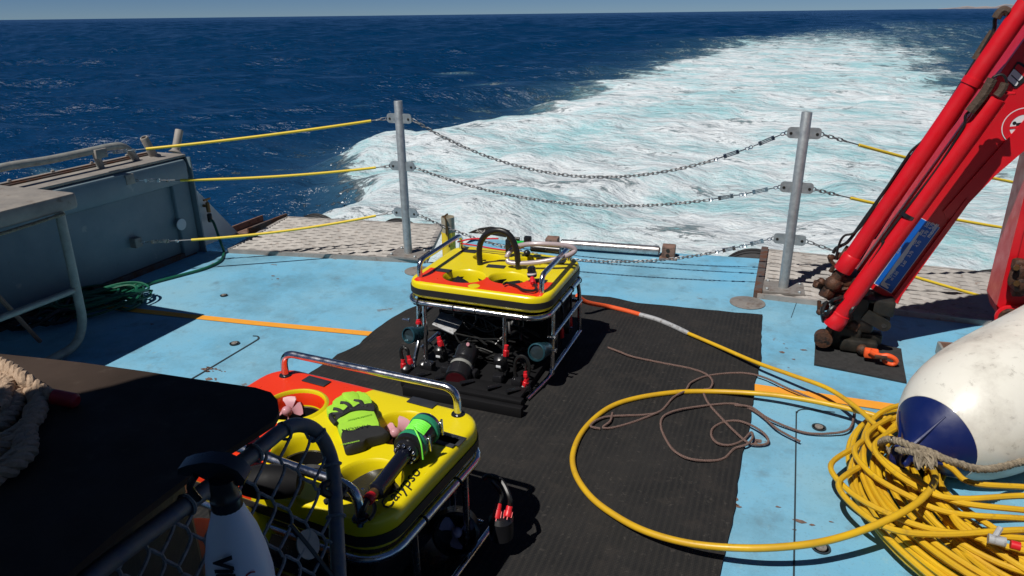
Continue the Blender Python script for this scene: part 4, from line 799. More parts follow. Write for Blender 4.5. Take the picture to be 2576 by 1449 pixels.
# second arm at the right edge
t = thing('crane_column', 'red crane column with rusty valve block at the right edge above the fender', 'crane', PY(2560, 820, 4.1) * [1, 1, 0])
yb = 4.05
mk('column', prism([yy(u, v, yb) for u, v in ((2640, 230), (2506, 768), (2514, 800), (2720, 800), (2780, 230))], (0, .22, 0)), m_crane, t, smooth=False)
mk('edge_rib', prism([yy(u, v, yb - .02) for u, v in ((2642, 230), (2508, 768), (2518, 780), (2530, 768), (2660, 230))], (0, .03, 0)), m_crane, t, smooth=False)
mk('foot_knuckle', prism([yy(u, v, yb - .03) for u, v in ((2514, 778), (2600, 768), (2620, 800), (2560, 850), (2525, 812))], (0, .2, 0)), m_crane, t, smooth=False)
o = mk('pivot_pin', lathe([(.05, 0), (.05, .02), (.045, .028), (.02, .03)], yy(2538, 797, yb - .035), (0, -1, 0), 24), m_rust, t)
mk('pin_collar', lathe([(.065, 0), (.065, .012), (.055, .016)], yy(2538, 797, yb - .03), (0, -1, 0), 24), m_crane, t)
for a, b, r in ((2165, 470, .035), (2190, 520, .05), (2150, 560, .045), (2180, 600, .05), (2160, 650, .035), (2210, 640, .04), (2140, 510, .02)): V, Fc = box(J(a, b, yb - .06), (r * 1.5, r * 1.6, r * 1.7), (1, rnd.uniform(-.3, .3), rnd.uniform(-.3, .3)), bev=r * .35); mk('valve_block', (V + NR.randn(*V.shape) * .002, Fc), m_rust, t)
for y0 in (485, 600): mk('valve_bolt', lathe([(.014, 0), (.014, .02)], J(2150, y0, yb - .11), (-.3, -1, 0), 6), m_brass, t)
# ================================================================== YELLOW PIPE POST by the port grating
pb = P(1131, 655, 0) * [1, 1, 0]; pz = up_to(1125, 545, pb)[2]; ys_ = up_to(1125, 583, pb)[2]
t = thing('pipe_post', 'upright pipe painted yellow with bare beige top behind the far vehicle', 'post', pb)
mk('painted_pipe', rod(pb, pb + [0, 0, ys_], .052, 22), m_ypipe, t); mk('bare_pipe', lathe([(.050, 0), (.050, pz - ys_), (.044, pz - ys_), (.043, pz - ys_ - .05)], pb + [0, 0, ys_], (0, 0, 1), 22), m_pvc, t)
mk('clip', cat(tube(spl([pb + [.01, -.055, pz - .12], pb + [.015, -.06, pz - .02], pb + [.0, -.05, pz + .012], pb + [0, .0, pz + .02]], 5), .007, 6), rod(pb + [.03, -.055, pz - .22], pb + [.02, -.055, pz - .06], .006, 6)), m_brass, t)
# ================================================================== UNDERWATER VEHICLES
def lid_material(name, axis_y):
    """yellow float with an orange-red front half; the rim and the bowls stay yellow"""
    def f(N, L, tc):
        sx = N.new('ShaderNodeSeparateXYZ'); L.new(tc.outputs['Object'], sx.inputs[0])
        def cmp(sock, op, v): x = N.new('ShaderNodeMath'); x.operation = op; L.new(sock, x.inputs[0]); x.inputs[1].default_value = v; return x.outputs[0]
        nz = N.new('ShaderNodeTexNoise'); nz.inputs['Scale'].default_value = 45; L.new(tc.outputs['Object'], nz.inputs[0])
        ad = N.new('ShaderNodeMath'); ad.operation = 'MULTIPLY_ADD'; L.new(nz.outputs[0], ad.inputs[0]); ad.inputs[1].default_value = .006; L.new(sx.outputs[1], ad.inputs[2])
        ab = N.new('ShaderNodeMath'); ab.operation = 'ABSOLUTE'; L.new(sx.outputs[0], ab.inputs[0])
        sl_ = N.new('ShaderNodeMath'); sl_.operation = 'MULTIPLY_ADD'; L.new(ab.outputs[0], sl_.inputs[0]); sl_.inputs[1].default_value = -axis_y[4]; L.new(ad.outputs[0], sl_.inputs[2])
        conds = [cmp(sl_.outputs[0], 'LESS_THAN', axis_y[0]), cmp(ad.outputs[0], 'GREATER_THAN', axis_y[1]), cmp(ab.outputs[0], 'LESS_THAN', axis_y[2]), cmp(sx.outputs[2], 'GREATER_THAN', axis_y[3])]
        o = conds[0]
        for c in conds[1:]: m = N.new('ShaderNodeMath'); m.operation = 'MULTIPLY'; L.new(o, m.inputs[0]); L.new(c, m.inputs[1]); o = m.outputs[0]
        return o
    return mat(name, (.74, .60, .004), .34, two=((.80, .040, .006), f), dirt=[((.30, .20, .02), 26, .72, .78, .7), ((.50, .36, .25), 9, .76, .78, .8)], coat=.25, bump=(8, .03))
def prop(c, Z, r, parent, m=None, blades=3, ph=0.):
    X, Y, Zz = axes(Z); m = m or m_pink
    hub = mk('propeller', cat(ball(c + Zz * .012, r * .30, 14, (1, 1, 1.2), Zz)), m, parent)
    for k in range(blades):
        a0 = ph + 6.283 * k / blades; V = []; nu, nv = 6, 4
        for i in range(nu):
            rr = r * (.18 + .78 * i / (nu - 1)); wdt = (.42 + .22 * (i / (nu - 1))) * (1 if i < nu - 1 else .7)
            for j in range(nv): a = a0 + (j / (nv - 1) - .5) * wdt * 1.5 + .25 * i / nu; V.append(c + (X * math.cos(a) + Y * math.sin(a)) * rr + Zz * ((j / (nv - 1) - .5) * .30 * r + .004))
        Fc = [(i * nv + j, i * nv + j + 1, (i + 1) * nv + j + 1, (i + 1) * nv + j) for i in range(nu - 1) for j in range(nv - 1)]
        V = np.array(V); n = len(V); V = np.r_[V, V - Zz * .003]; Fc = Fc + [tuple(q + n for q in f[::-1]) for f in Fc]
        mk('blade', (V, Fc), m, hub)
    mk('nut', lathe([(r * .09, 0), (r * .09, .008)], c + Zz * r * .38, Zz, 6), m_steel, hub); return hub
def vehicle(label, cxy, rot, Wd, Ln, z0, zt, bowls, redcut, props, group):
    """front is local -Y"""
    t = thing('underwater_vehicle', label, 'underwater robot', (cxy[0], cxy[1], 0), rot); hx, hy = Wd / 2, Ln / 2
    M4 = WM[t.name]; inv = np.linalg.inv(M4); loc = lambda p: (inv @ np.r_[p, 1])[:3]
    # float: rounded slab with bowls cut through
    prof = [(.030, z0), (.008, z0 + .006), (0, z0 + .018), (0, zt - .034), (.002, zt - .014), (.007, zt - .005), (.014, zt - .001), (.024, zt)]
    V = []; Fc = []
    for ins, z in prof: V += [(x, y, z) for x, y in rrect(hx - ins, hy - ins, .105 - ins, 7)]
    n = 32
    for i in range(len(prof) - 1):
        for q in range(n): w = (q + 1) % n; Fc.append((i * n + q, i * n + w, (i + 1) * n + w, (i + 1) * n + q))
    Fc.append(tuple(range(n - 1, -1, -1))); Fc.append(tuple((len(prof) - 1) * n + q for q in range(n)))
    fl = mk('float_body', (np.array(V), Fc), lid_material('float_paint', redcut), t, True, smooth=False)
    cut = []
    for (bx, by, br, ex) in bowls:
        pr = [(br * .80, z0 - .02), (br * .84, z0 + .02), (br * .92, zt - .03), (br * .97, zt - .010), (br * 1.0, zt - .004), (br * 1.04, zt + .0003), (br * 1.4, zt + .012), (br * 1.4, zt + .05)]
        pv, pf = lathe(pr, (0, 0, 0), (0, 0, 1), 40); pv[:, 0] = pv[:, 0] * ex[0] + bx; pv[:, 1] = pv[:, 1] * ex[1] + by
        co = mk('cutter', (pv, pf), None, None, True); co.matrix_world = Matrix(M4.tolist()); cut.append(co)
    fl.matrix_world = Matrix(M4.tolist())
    fl.parent = None; fl.matrix_world = Matrix(M4.tolist())
    for co in cut:
        md = fl.modifiers.new('cut', 'BOOLEAN'); md.operation = 'DIFFERENCE'; md.solver = 'EXACT'; md.object = co
    bpy.context.view_layer.update(); dg = bpy.context.evaluated_depsgraph_get(); me = bpy.data.meshes.new_from_object(fl.evaluated_get(dg))
    fl.modifiers.clear(); old = fl.data; fl.data = me; me.name = 'float_body'; bpy.data.meshes.remove(old); fin(me, True, 35)
    for co in cut: d_ = co.data; bpy.data.objects.remove(co); bpy.data.meshes.remove(d_)
    fl.matrix_world = Matrix.Identity(4); fl.parent = t; fl.matrix_parent_inverse = Matrix.Identity(4); fl.matrix_basis = Matrix.Identity(4)
    # bumper strip
    hb = (z0 + .024, z0 + .056) if zt - z0 > .08 else (z0 + .01, z0 + .035)
    ring = lambda ins, z, rc=.105: [(x, y, z) for x, y in rrect(hx - ins, hy - ins, rc - ins, 7)]
    V = ring(-.004, hb[0]) + ring(-.004, hb[1]) + ring(.004, hb[1]) + ring(.004, hb[0]); Fc = [(a * n + q, a * n + (q + 1) % n, ((a + 1) % 4) * n + (q + 1) % n, ((a + 1) % 4) * n + q) for a in range(4) for q in range(n)]
    mk('bumper_strip', (np.array(V), Fc), m_bandk, t, True)
    # ducts and propellers in the bowls
    for i, (bx, by, br, ex) in enumerate(bowls):
        c = np.array([bx, by, z0 - .03]); dv, df = lathe([(br * .90, 0), (br * .90, .082), (br * .80, .082), (br * .78, .0)], c, (0, 0, 1), 28)
        du = mk('duct', (dv, df), m_blk, t, True)
    W3 = lambda p: (M4 @ np.r_[np.asarray(p, float), 1])[:3]
    return t, W3, loc, fl
# ---- far vehicle
V1c = (-1.350, 3.262); z0, zt = .404, .492
loc1 = lambda p: np.asarray(p)[:2] - np.array(V1c)
bw = []
for (a, b), r in (((515, 450), .112), ((805, 462), .100), ((665, 325), .078), ((950, 352), .088)):
    q = loc1(P(*c3(a, b), zt)); bw.append((q[0], q[1], r, (1, .86)))
V1, W1, l1, fl1 = vehicle('far yellow underwater vehicle with orange-red front, lamps and red connectors, on the black mat', V1c, 0, .765, .65, z0, zt, bw, (-.132, -.298, .345, zt - .002, .12), None, None)
def cyl(nm, a, b, r, m, par, s=18, caps=None): return mk(nm, rod(np.asarray(a), np.asarray(b), r, s), m, par)
def ring_tube(hx, hy, z, rc, r, t, W, nm='frame_rail', m=m_steel): return mk(nm, tube([W((x, y, z)) for x, y in rrect(hx, hy, rc, 6)], r, 12, True), m, t)
ring_tube(.376, .335, .388, .10, .0145, V1, W1)
def leg(pts, t, W, r=.0115, m=m_steel, nm='frame_leg'): return mk(nm, tube(bend([W(q) for q in pts], .06, 5), r, 10), m, t)
leg([(.372, -.19, .375), (.372, -.19, .03), (.33, -.46, .02)], V1, W1); leg([(-.372, -.20, .375), (-.372, -.22, .12), (-.33, -.38, .03)], V1, W1)
leg([(.165, -.315, .38), (.165, -.335, .06)], V1, W1); leg([(-.275, -.315, .38), (-.275, -.335, .06)], V1, W1)
leg([(.372, .25, .375), (.372, .29, .30), (.372, .31, .06)], V1, W1); leg([(-.372, .25, .375), (-.372, .29, .30), (-.372, .31, .06)], V1, W1)
for z, r in ((.245, .0115), (.055, .012)):
    for s in (-1, 1): leg([(s * .375, -.205, z), (s * .375, .31, z)], V1, W1, r, nm='side_rail')
leg([(-.33, .31, .06), (.33, .31, .06)], V1, W1, nm='cross_rail'); leg([(-.36, .31, .24), (.36, .31, .24)], V1, W1, nm='cross_rail')
# handles
for s in (-1, 1):
    leg([(s * .33, -.245, zt - .01), (s * .33, -.245, zt + .085), (s * .325, .25, zt + .085), (s * .325, .25, zt - .01)], V1, W1, .0135, nm='handle')
# skid, dark interior and thrusters
mk('skid', cat(box(W1((-.0, -.18, .03)), (.62, .74, .035), bev=.008)), m_blk, V1)
mk('skid_bar', box(W1((.05, -.60, .035)), (.62, .035, .05), bev=.003), m_blk, V1); mk('skid_bar', box(W1((.14, -.545, .055)), (.40, .04, .02), bev=.002), m_blk, V1)
mk('tool_tray', box(W1((.04, -.48, .055)), (.56, .12, .012), bev=.003), m_grease, V1)
mk('electronics_pod', rod(W1((-.16, -.10, .25)), W1((-.16, .30, .25)), .085, 24), m_blk, V1); mk('electronics_pod', rod(W1((.12, -.02, .22)), W1((.12, .30, .22)), .10, 24), m_blk, V1)
mk('interior_dark_panel', box(W1((0, -.06, .22)), (.62, .03, .32), bev=.01), m_blk, V1); mk('interior_dark_panel', box(W1((0, .0, .365)), (.70, .60, .02), bev=.005), m_blk, V1)  # black panels added so the interior stays dark and hides the deck
mk('interior_dark_panel', box(W1((-.30, .12, .20)), (.03, .42, .24), bev=.01), m_blk, V1); mk('interior_dark_panel', box(W1((.31, .14, .19)), (.03, .36, .2), bev=.01), m_blk, V1)
def Wq(a, b, y): return PY(*z5(a, b), y)
fy = V1c[1] - .367
# lamps
def lamp(c, Z, r, t):
    X, Y, Z = axes(Z); o = mk('lamp', lathe([(r * .5, -.11), (r * .8, -.10), (r * .85, -.03), (r * .98, -.02), (r, .0), (r, .018), (r * .86, .020), (r * .82, .008), (0.001, .006)], c, Z, 28), m_teal, t)
    mk('lens', lathe([(r * .80, .0095), (r * .5, .012), (.001, .013)], c, Z, 24), m_glass, o); return o
lamp(Wq(125, 430, fy - .0), (-.25, -1, .25), .043, V1); lamp(Wq(1628, 628, fy + .02), (-.1, -1, .28), .045, V1)
for a, b in ((1790, 455), (1800, 605), (70, 248)): q = Wq(a, b, fy + .10 if a > 500 else fy + .1); mk('wing_bolt', cat(rod(q - [.02, 0, 0], q + [.02, 0, 0], .006, 8), box(q + [.018, 0, 0], (.012, .006, .026), bev=.002)), m_steel, V1)
# camera with red lens
cA = Wq(665, 965, fy - .12); cB = Wq(815, 590, fy + .10); d = (cB - cA) / np.linalg.norm(cB - cA); Lc = np.linalg.norm(cB - cA)
cm = mk('camera_housing', lathe([(.052, 0), (.062, .002), (.064, .012), (.064, .07), (.058, .075), (.058, .10), (.062, .105), (.062, .125), (.046, .13), (.056, .15), (.060, Lc - .02), (.045, Lc)], cA, d, 30), m_blk, V1)
mk('lens_ring', lathe([(.053, -.002), (.050, .004), (.030, .014), (.029, .008), (.001, .010)], cA - d * .001, d, 28), m_redlens, cm); mk('band', lathe([(.0595, .08), (.0605, .083), (.0605, .096), (.0595, .098)], cA, d, 28), m_galvd, cm)
q = Wq(803, 540, fy + .04); mk('indicator_dot', lathe([(.010, 0), (.009, .003)], q, (0, -1, .3), 12), m_pink, cm)
m_mattk = mat('matt_black_plastic', (.006, .006, .007), .7, spec=.2)
for o_ in list(V1.children):
    if o_.name.split('.')[0] in ('skid', 'skid_bar', 'tool_tray', 'interior_dark_panel', 'electronics_pod'): o_.data.materials[0] = m_mattk
for x_ in (-.22, -.12, .02, .16, .26):
    mk('skid_fitting', cat(box(W1((x_, -.40, .075)), (.05, .05, .04), (1, .2 * x_, 0), bev=.006), rod(W1((x_ + .03, -.46, .07)), W1((x_ - .01, -.52, .08)), .010, 8)), m_blk, V1)
# connectors
def conn(a, b, r, t, boot=True, m=None):
    a = np.asarray(a); b = np.asarray(b); d_ = b - a; L_ = np.linalg.norm(d_); o = mk('connector', cat(lathe([(r * .85, 0), (r, .004), (r, L_ * .55), (r * .82, L_ * .6), (r * .82, L_)], a, d_, 12), *[box(a + d_ * .3 + np.array([math.cos(k) * r, math.sin(k) * r, 0]), (.003, .003, L_ * .5), (1, 0, 0), d_) for k in np.arange(6)]), m or m_redc, t); return o
for a, b, r in (((45, 825), (35, 715), .0135), ((130, 770), (100, 670), .0135), ((490, 560), (455, 450), .014), ((1250, 680), (1258, 550), .013), ((1470, 1045), (1500, 935), .0145), ((1490, 930), (1480, 860), .011), ((225, 300), (215, 245), .014)):
    conn(Wq(*a, fy - .035), Wq(*b, fy - .03), r, V1)
def kable(pts, t, r=.006, m=None, nm='cable'): return mk(nm, tube(spl(pts, 7), r, 7), m or m_blk2, t)
kable([Wq(*q, fy - .03) for q in ((35, 715), (15, 620), (40, 580), (90, 600), (100, 670))], V1, .0075)
kable([Wq(*q, fy - .03) for q in ((10, 700), (5, 600), (50, 565), (80, 620))], V1, .006)
kable([Wq(*q, fy - .03) for q in ((1500, 935), (1530, 830), (1500, 720), (1430, 680), (1370, 730), (1355, 850), (1370, 950))], V1, .0085)
kable([Wq(*q, fy - .01) for q in ((1480, 860), (1480, 760), (1400, 690), (1340, 640))], V1, .007)
kable([Wq(*q, fy + .02) for q in ((215, 245), (235, 180), (245, 120))], V1, .005)
for a, b, r, sq in ((80, 850, .030, 1.2), (480, 630, .030, 1.3), (1190, 745, .032, 1.1), (1470, 1070, .034, .9), (360, 960, .032, .9), (290, 800, .03, .8)):
    c = Wq(a, b, fy + (.0 if a not in (80, 1470) else -.02)); o = mk('thruster_pod', lathe([(r * .3, -.05 * sq), (r * .9, -.04 * sq), (r, -.01), (r, .02), (r * .8, .034), (r * .3, .042)], c, (rnd.uniform(-.3, .3), -.4, 1), 18), m_blk, V1)
    mk('white_label', box(c + [0, -r * 1.02, -.012], (.024, .003, .012), bev=.001), m_sw, o)
mk('amber_glow_block', box(Wq(1110, 860, fy + .14), (.11, .10, .07), (1, .3, 0), bev=.012), m_amber, V1)  # solid amber block stands in for a glow inside the frame
mk('grey_panel', box(Wq(560, 290, fy + .12), (.13, .10, .012), (1, 0, -.35), (.3, -.45, 1), bev=.004), m_splice, V1)
mk('lens', ball(Wq(345, 940, fy - .02), .026, 14), m_glass, V1); mk('teal_ring', tube([Wq(270, 850, fy) + [.032 * math.cos(q), 0, .02 * math.sin(q)] for q in np.linspace(0, 6.28, 20)[:-1]], .005, 6, True), m_teal, V1)
rc_ = random.Random(5)
for i in range(46):
    x0_, x1_ = sorted((rc_.uniform(-.30, .32), rc_.uniform(-.30, .32))); y = rc_.uniform(-.32, -.05); zz = rc_.uniform(.27, .375) if i < 14 else rc_.uniform(.08, .26)
    pts = [W1((x0_, y, zz)), W1((x0_ * .6 + x1_ * .4, y + rc_.uniform(-.04, .04), zz + rc_.uniform(-.05, .03))), W1((x0_ * .3 + x1_ * .7, y + rc_.uniform(-.04, .04), zz + rc_.uniform(-.05, .03))), W1((x1_, y, zz + rc_.uniform(-.06, .01)))]
    kable(pts, V1, rc_.uniform(.004, .0075))
for i, (x, y) in enumerate(((-.10, -.36), (.02, -.36), (.27, -.35), (.377, -.1), (.377, .1), (-.3, -.34), (.377, .25))):
    c = W1((x, y if abs(x) > .35 else -(.335), .388)); ax_ = (0, 1, 0) if abs(x) > .35 else (1, 0, 0); X, Y, Z = axes(ax_)
    mk('cable_tie', cat(tube([c + (X * math.cos(q) + Y * math.sin(q)) * .0165 for q in np.linspace(0, 6.28, 14)[:-1]], .0028, 5, True), rod(c - [0, 0, .014], c - [0, .006, .045], .002, 5)), m_blk2, V1)
for s, y in ((1, .26), (1, .10), (-1, .2)):
    conn(W1((s * .33, y, .10)), W1((s * .33, y - .01, .19)), .013, V1); kable([W1((s * .33, y - .01, .19)), W1((s * .34, y - .02, .25)), W1((s * .31, y + .03, .30)), W1((s * .25, y + .05, .34))], V1, .006)
for s in (1,):
    for y in (.0, .22): mk('thruster', lathe([(.05, -.03), (.06, -.025), (.06, .03), (.05, .035), (.048, -.02)], W1((s * .30, y, .13)), (1, .4, 0), 22), m_blk, V1)
for (x, y), rz in (((-.262, -.12), .0), ((.262, -.10), 0), ((-.262, .22), 0), ((.262, .22), 0), ((-.02, .03), .1)):
    mk('nonslip_pad', box(W1((x, y, zt + .0022)), (.09 if abs(x) > .1 else .10, .045, .004), (1, rz, 0), bev=.002), m_pad, V1)
prop(W1((bw[2][0], bw[2][1], z0 + .012)), (.1, -.3, 1), .066, V1, ph=.5); prop(W1((bw[3][0], bw[3][1], z0 + .0)), (.1, -.3, 1), .066, V1, m_blk, ph=1)
for k in (0, 1): mk('bowl_cowl', box(W1((bw[k][0] + (-.02, .03)[k], bw[k][1] - .01, z0 + .045)), (.085, .06, .035), (1, (-.5, .4)[k], 0), (0, -.6, 1), bev=.010), m_blk, V1); 
mk('steel_plug', lathe([(.035, 0), (.035, .003), (.02, .005)], W1((bw[0][0] + .01, bw[0][1] - .02, z0 + .03)), (.1, -.5, 1), 18), m_steel, V1)
mk('drain_recess', lathe([(.030, 0), (.026, .001), (.001, .0012)], P(*c3(578, 516), zt + .0006), (0, 0, 1), 20), m_yel, V1)
# things on top
zt1 = zt
def T3(a, b, z): return P(*c3(a, b), z)
y_a, y_b = T3(620, 378, zt)[1], T3(870, 400, zt)[1]
t = thing('cable_bundle', 'black corrugated cable arching out of the far vehicle top', 'cable', T3(740, 380, zt))
pts = [PY(*c3(a, b), (y_a + y_b) / 2) for a, b in ((620, 378), (614, 310), (618, 245), (645, 190), (690, 158), (745, 148), (795, 165), (835, 210), (860, 280), (868, 340), (872, 400))]
p = spl(pts, 8); mk('corrugated_sleeve', tube(p, [.0155 + .0012 * (i % 2) for i in range(len(p))], 10), m_blk2, t)
t = thing('flexible_hose', 'milky pink flexible hose looped over the rear right of the far vehicle', 'hose', T3(1000, 320, zt))
hz = [(800, 345, .03), (815, 362, .02), (880, 368, .02), (1000, 360, .03), (1120, 338, .05), (1210, 310, .07), (1248, 280, .09), (1215, 255, .11), (1130, 242, .12), (1020, 238, .12), (920, 242, .11), (850, 262, .08), (810, 300, .05), (795, 330, .03)]
mk('hose', tube(spl([T3(a, b, zt + z + .01) for a, b, z in hz], 8), .0135, 12), m_clear, t)
t = thing('subsea_connector', 'black cylindrical connector with red tail standing on the far vehicle front right', 'connector', T3(975, 480, zt))
a0_, b0_ = T3(965, 458, zt + .03), T3(957, 385, zt + .085); d = b0_ - a0_; L_ = np.linalg.norm(d)
mk('barrel', lathe([(.020, 0), (.024, .004), (.024, L_ * .45), (.021, L_ * .5), (.021, L_ * .9), (.012, L_)], a0_, d, 18), m_blk, t); mk('white_band', lathe([(.0245, L_ * .25), (.0245, L_ * .4)], a0_, d, 18), m_sw, t)
conn(T3(970, 500, zt + .02), T3(962, 455, zt + .035), .0135, t); kable([T3(*q, zt + .015) for q in ((972, 500), (990, 530), (970, 548), (900, 540), (860, 515), (800, 495), (775, 505))], t, .0065)
t = thing('release_gear', 'small black and green release gear with red cords at the back of the far vehicle', 'release gear', T3(870, 260, zt))
yb_ = T3(870, 270, zt + .05)[1]
G = lambda a, b, dy=0: PY(*c3(a, b), yb_ + dy)
mk('black_block', box(G(810, 255), (.03, .04, .09), bev=.006), m_blk, t); mk('black_block', box(G(935, 215), (.04, .03, .05), bev=.008), m_blk, t); mk('green_clip', box(G(885, 235), (.05, .03, .03), (1, 0, -.1), bev=.006), mat('green_plastic', (.02, .42, .06), .4), t)
mk('black_block', rod(G(880, 205), G(800, 195), .010, 10), m_blk, t); mk('black_block', rod(G(1150, 280), G(960, 262), .022, 16), m_blk, t); mk('ball_foot', ball(G(930, 300), .02, 12), m_blk, t)
for pts in (((470, 225), (560, 205), (660, 203), (740, 203)), ((490, 235), (600, 250), (700, 268), (800, 280), (880, 268), (910, 258)), ((810, 205), (825, 250), (850, 270))): mk('red_cord', tube(spl([G(*q) for q in pts], 6), .0045, 6), m_redcord, t)
mk('black_webbing', prism([G(*q, .06) for q in ((540, 165), (600, 140), (680, 128), (760, 140), (810, 155), (790, 195), (700, 180), (600, 170))], (0, .02, 0)), m_gblk, t, smooth=False)
mk('scribble', text('Soul C', G(590, 158, .055), (1, 0, -.05), (0, 0, 1), .032, .2), m_sw, t, smooth=False)
mk('scribble', text('mm t', G(600, 175, .055) , (1, 0, -.05), (0, 0, 1), .022, .2), m_sw, t, smooth=False)
# ---- near vehicle
zt2 = .505; z02 = .398; V2c = (-1.292, 1.600); rot2 = -math.pi / 2 - math.radians(4.3)
cR, sR = math.cos(rot2), math.sin(rot2)
def l2w(q): return ((q[0] - V2c[0]) * cR + (q[1] - V2c[1]) * sR, -(q[0] - V2c[0]) * sR + (q[1] - V2c[1]) * cR)
bw2 = []
for (a, b), r in (((408, 432), .100), ((1045, 560), .098), ((845, 870), .100), ((455, 700), .095)):
    q = l2w(P(*c5(a, b), zt2)); bw2.append((q[0], q[1], r, (1, 1)))
V2, W2, l2, fl2 = vehicle('near yellow underwater vehicle with red end and script name, a glove lying on it', V2c, rot2, .62, .90, z02, zt2, bw2, (-.127, -.48, .34, zt2 - .05, .43), None, None)
ring_tube(.308, .445, .378, .10, .0145, V2, W2)
for x, y in ((-.308, .30), (.308, .28), (-.308, -.30), (.308, -.30)): leg([(x, y, .375), (x, y, .05)], V2, W2, .0135)
for x, y in ((-.15, .445), (.15, .445)): leg([(x, y, .378), (x, y, .05)], V2, W2)
for s in (-1, 1): leg([(s * .31, -.42, .05), (s * .31, .42, .05)], V2, W2, .0125, nm='side_rail'); leg([(s * .31, -.30, .22), (s * .31, .30, .22)], V2, W2, .0115, nm='side_rail')
leg([(-.3, .455, .05), (.3, .455, .05)], V2, W2, nm='cross_rail')
mk('skid', box(W2((0, 0, .03)), (.80, .56, .035), (1, -.075, 0), bev=.01), m_blk, V2)
mk('interior_dark_panel', box(W2((0, 0, .22)), (.66, .44, .26), (1, -.075, 0), bev=.03), m_blk, V2)  # black box added as the dark interior under the float
# handles: far one and near one
for (a, b), (c, d_), hh in (((352, 250), (1382, 482), 1), ((480, 900), (800, 1105), 0)):
    A_, B_ = P(*c5(a, b), zt2), P(*c5(c, d_), zt2); 
    if hh == 0: A_ = P(*c5(-60, 790), zt2)
    mk('handle', tube(bend([A_ - [0, 0, .02], A_ + [0, 0, .095], B_ + [0, 0, .095], B_ - [0, 0, .02]], .07, 8), .0135, 14), m_steel, V2)
    for e in (A_, B_): mk('handle_socket', lathe([(.024, 0), (.022, .004), (.015, .006)], e, (0, 0, 1), 16), m_blk, V2)
for (a, b), (c, d_) in (((435, 288), (638, 290)), ((1065, 412), (1275, 420))):
    q = (P(*c5(a, b), zt2) + P(*c5(c, d_), zt2)) / 2; mk('nonslip_pad', box(q + [0, 0, .0025], (.105, .042, .004), (1, -.10, 0), bev=.0015), m_pad, V2)
for a, b in ((1290, 640), (1330, 630)): q = P(*c5(a, b), zt2); mk('nonslip_pad', box(q + [0, 0, .0022], (.10, .05, .003), (1, -.1, 0), bev=.0015), m_pad, V2)
for i, (bx, by, br, _) in enumerate(bw2[:2]):
    q = P(*c5(*((375, 470), (1020, 600))[i]), z02 + .062); prop(q, (-.15, -.80, .75), .060, V2, ph=(.2, 1.1)[i], blades=4)
for i_ in (0,):
    bx, by, br, _ = bw2[i_]; mk('bowl_rim', lathe([(br * .985, zt2 - .012), (br * .99, zt2 + .002), (br * 1.03, zt2 + .007), (br * 1.10, zt2 + .005), (br * 1.16, zt2 - .002)], (bx, by, 0), (0, 0, 1), 44, None, False), m_yel, V2, True)
prop(P(*c5(455, 720), z02 + .0), (-.12, -.4, 1), .075, V2, ph=.3)
q = W2((bw2[2][0], bw2[2][1], z02 + .045)); cw = []
a = np.linspace(-.2, math.pi + .3, 20); cx_ = P(*c5(830, 880), z02 + .06)
mk('guard_cowl', cat(lathe([(.082, 0), (.086, .03), (.080, .036), (.03, .03), (.001, .03)], cx_ - [0, 0, .03], (-.15, -.2, 1), 30)), m_blk, V2)
mk('screw', lathe([(.006, 0), (.005, .002)], P(*c5(812, 932), zt2 - .03), (0, 0, 1), 10), m_steel, V2)
for (a, b), r in (((1255, 820), 0),): pass
for s, (x, y) in enumerate(((.309, .2), (.309, .0), (.309, -.1), (-.1, .446), (.1, .446), (.309, .33))):
    c = W2((x, y, .378)); ax_ = W2((x + (0 if abs(x) > .3 else 1), y + (1 if abs(x) > .3 else 0), .378)) - c; X, Y, Z = axes(ax_)
    mk('cable_tie', tube([c + (X * math.cos(q) + Y * math.sin(q)) * .0165 for q in np.linspace(0, 6.28, 14)[:-1]], .0028, 5, True), m_blk2, V2)
# connectors and a propeller low on the right end
E_ = lambda a, b, z: P(*c5(a, b), z)
q = E_(1640, 1060, .20); 
conn(E_(1675, 1100, .18), E_(1690, 1035, .20), .014, V2); conn(E_(1610, 1110, .17), E_(1625, 1020, .20), .014, V2)
kable([E_(1690, 1035, .20), E_(1690, 980, .235), E_(1640, 880, .27), E_(1570, 850, .28), E_(1530, 870, .27)], V2, .0085); kable([E_(1625, 1020, .20), E_(1640, 960, .23), E_(1580, 880, .28)], V2, .0075)
mk('thruster_pod', lathe([(.03, -.05), (.042, -.04), (.042, .03), (.03, .045)], E_(1640, 1150, .13), (0, 0, 1), 20), m_blk, V2)
mk('thruster', lathe([(.07, -.03), (.078, -.025), (.078, .03), (.07, .035), (.066, -.02)], E_(1370, 1180, .14), (.35, -.9, .3), 26), m_blk, V2)
prop(E_(1375, 1180, .15), (.35, -.9, .3), .062, V2, mat('shaded_lilac_plastic', (.34, .27, .36), .4), ph=.4)  # darker copy of the propeller plastic, shade put into its colour
mk('script_name', text('Calypso', P(*c5(960, 1062), zt2 + .0012), P(*c5(1120, 880), zt2) - P(*c5(960, 1062), zt2), P(*c5(920, 1000), zt2) - P(*c5(960, 1062), zt2), .058, .45, .004), m_sk, V2, smooth=False)
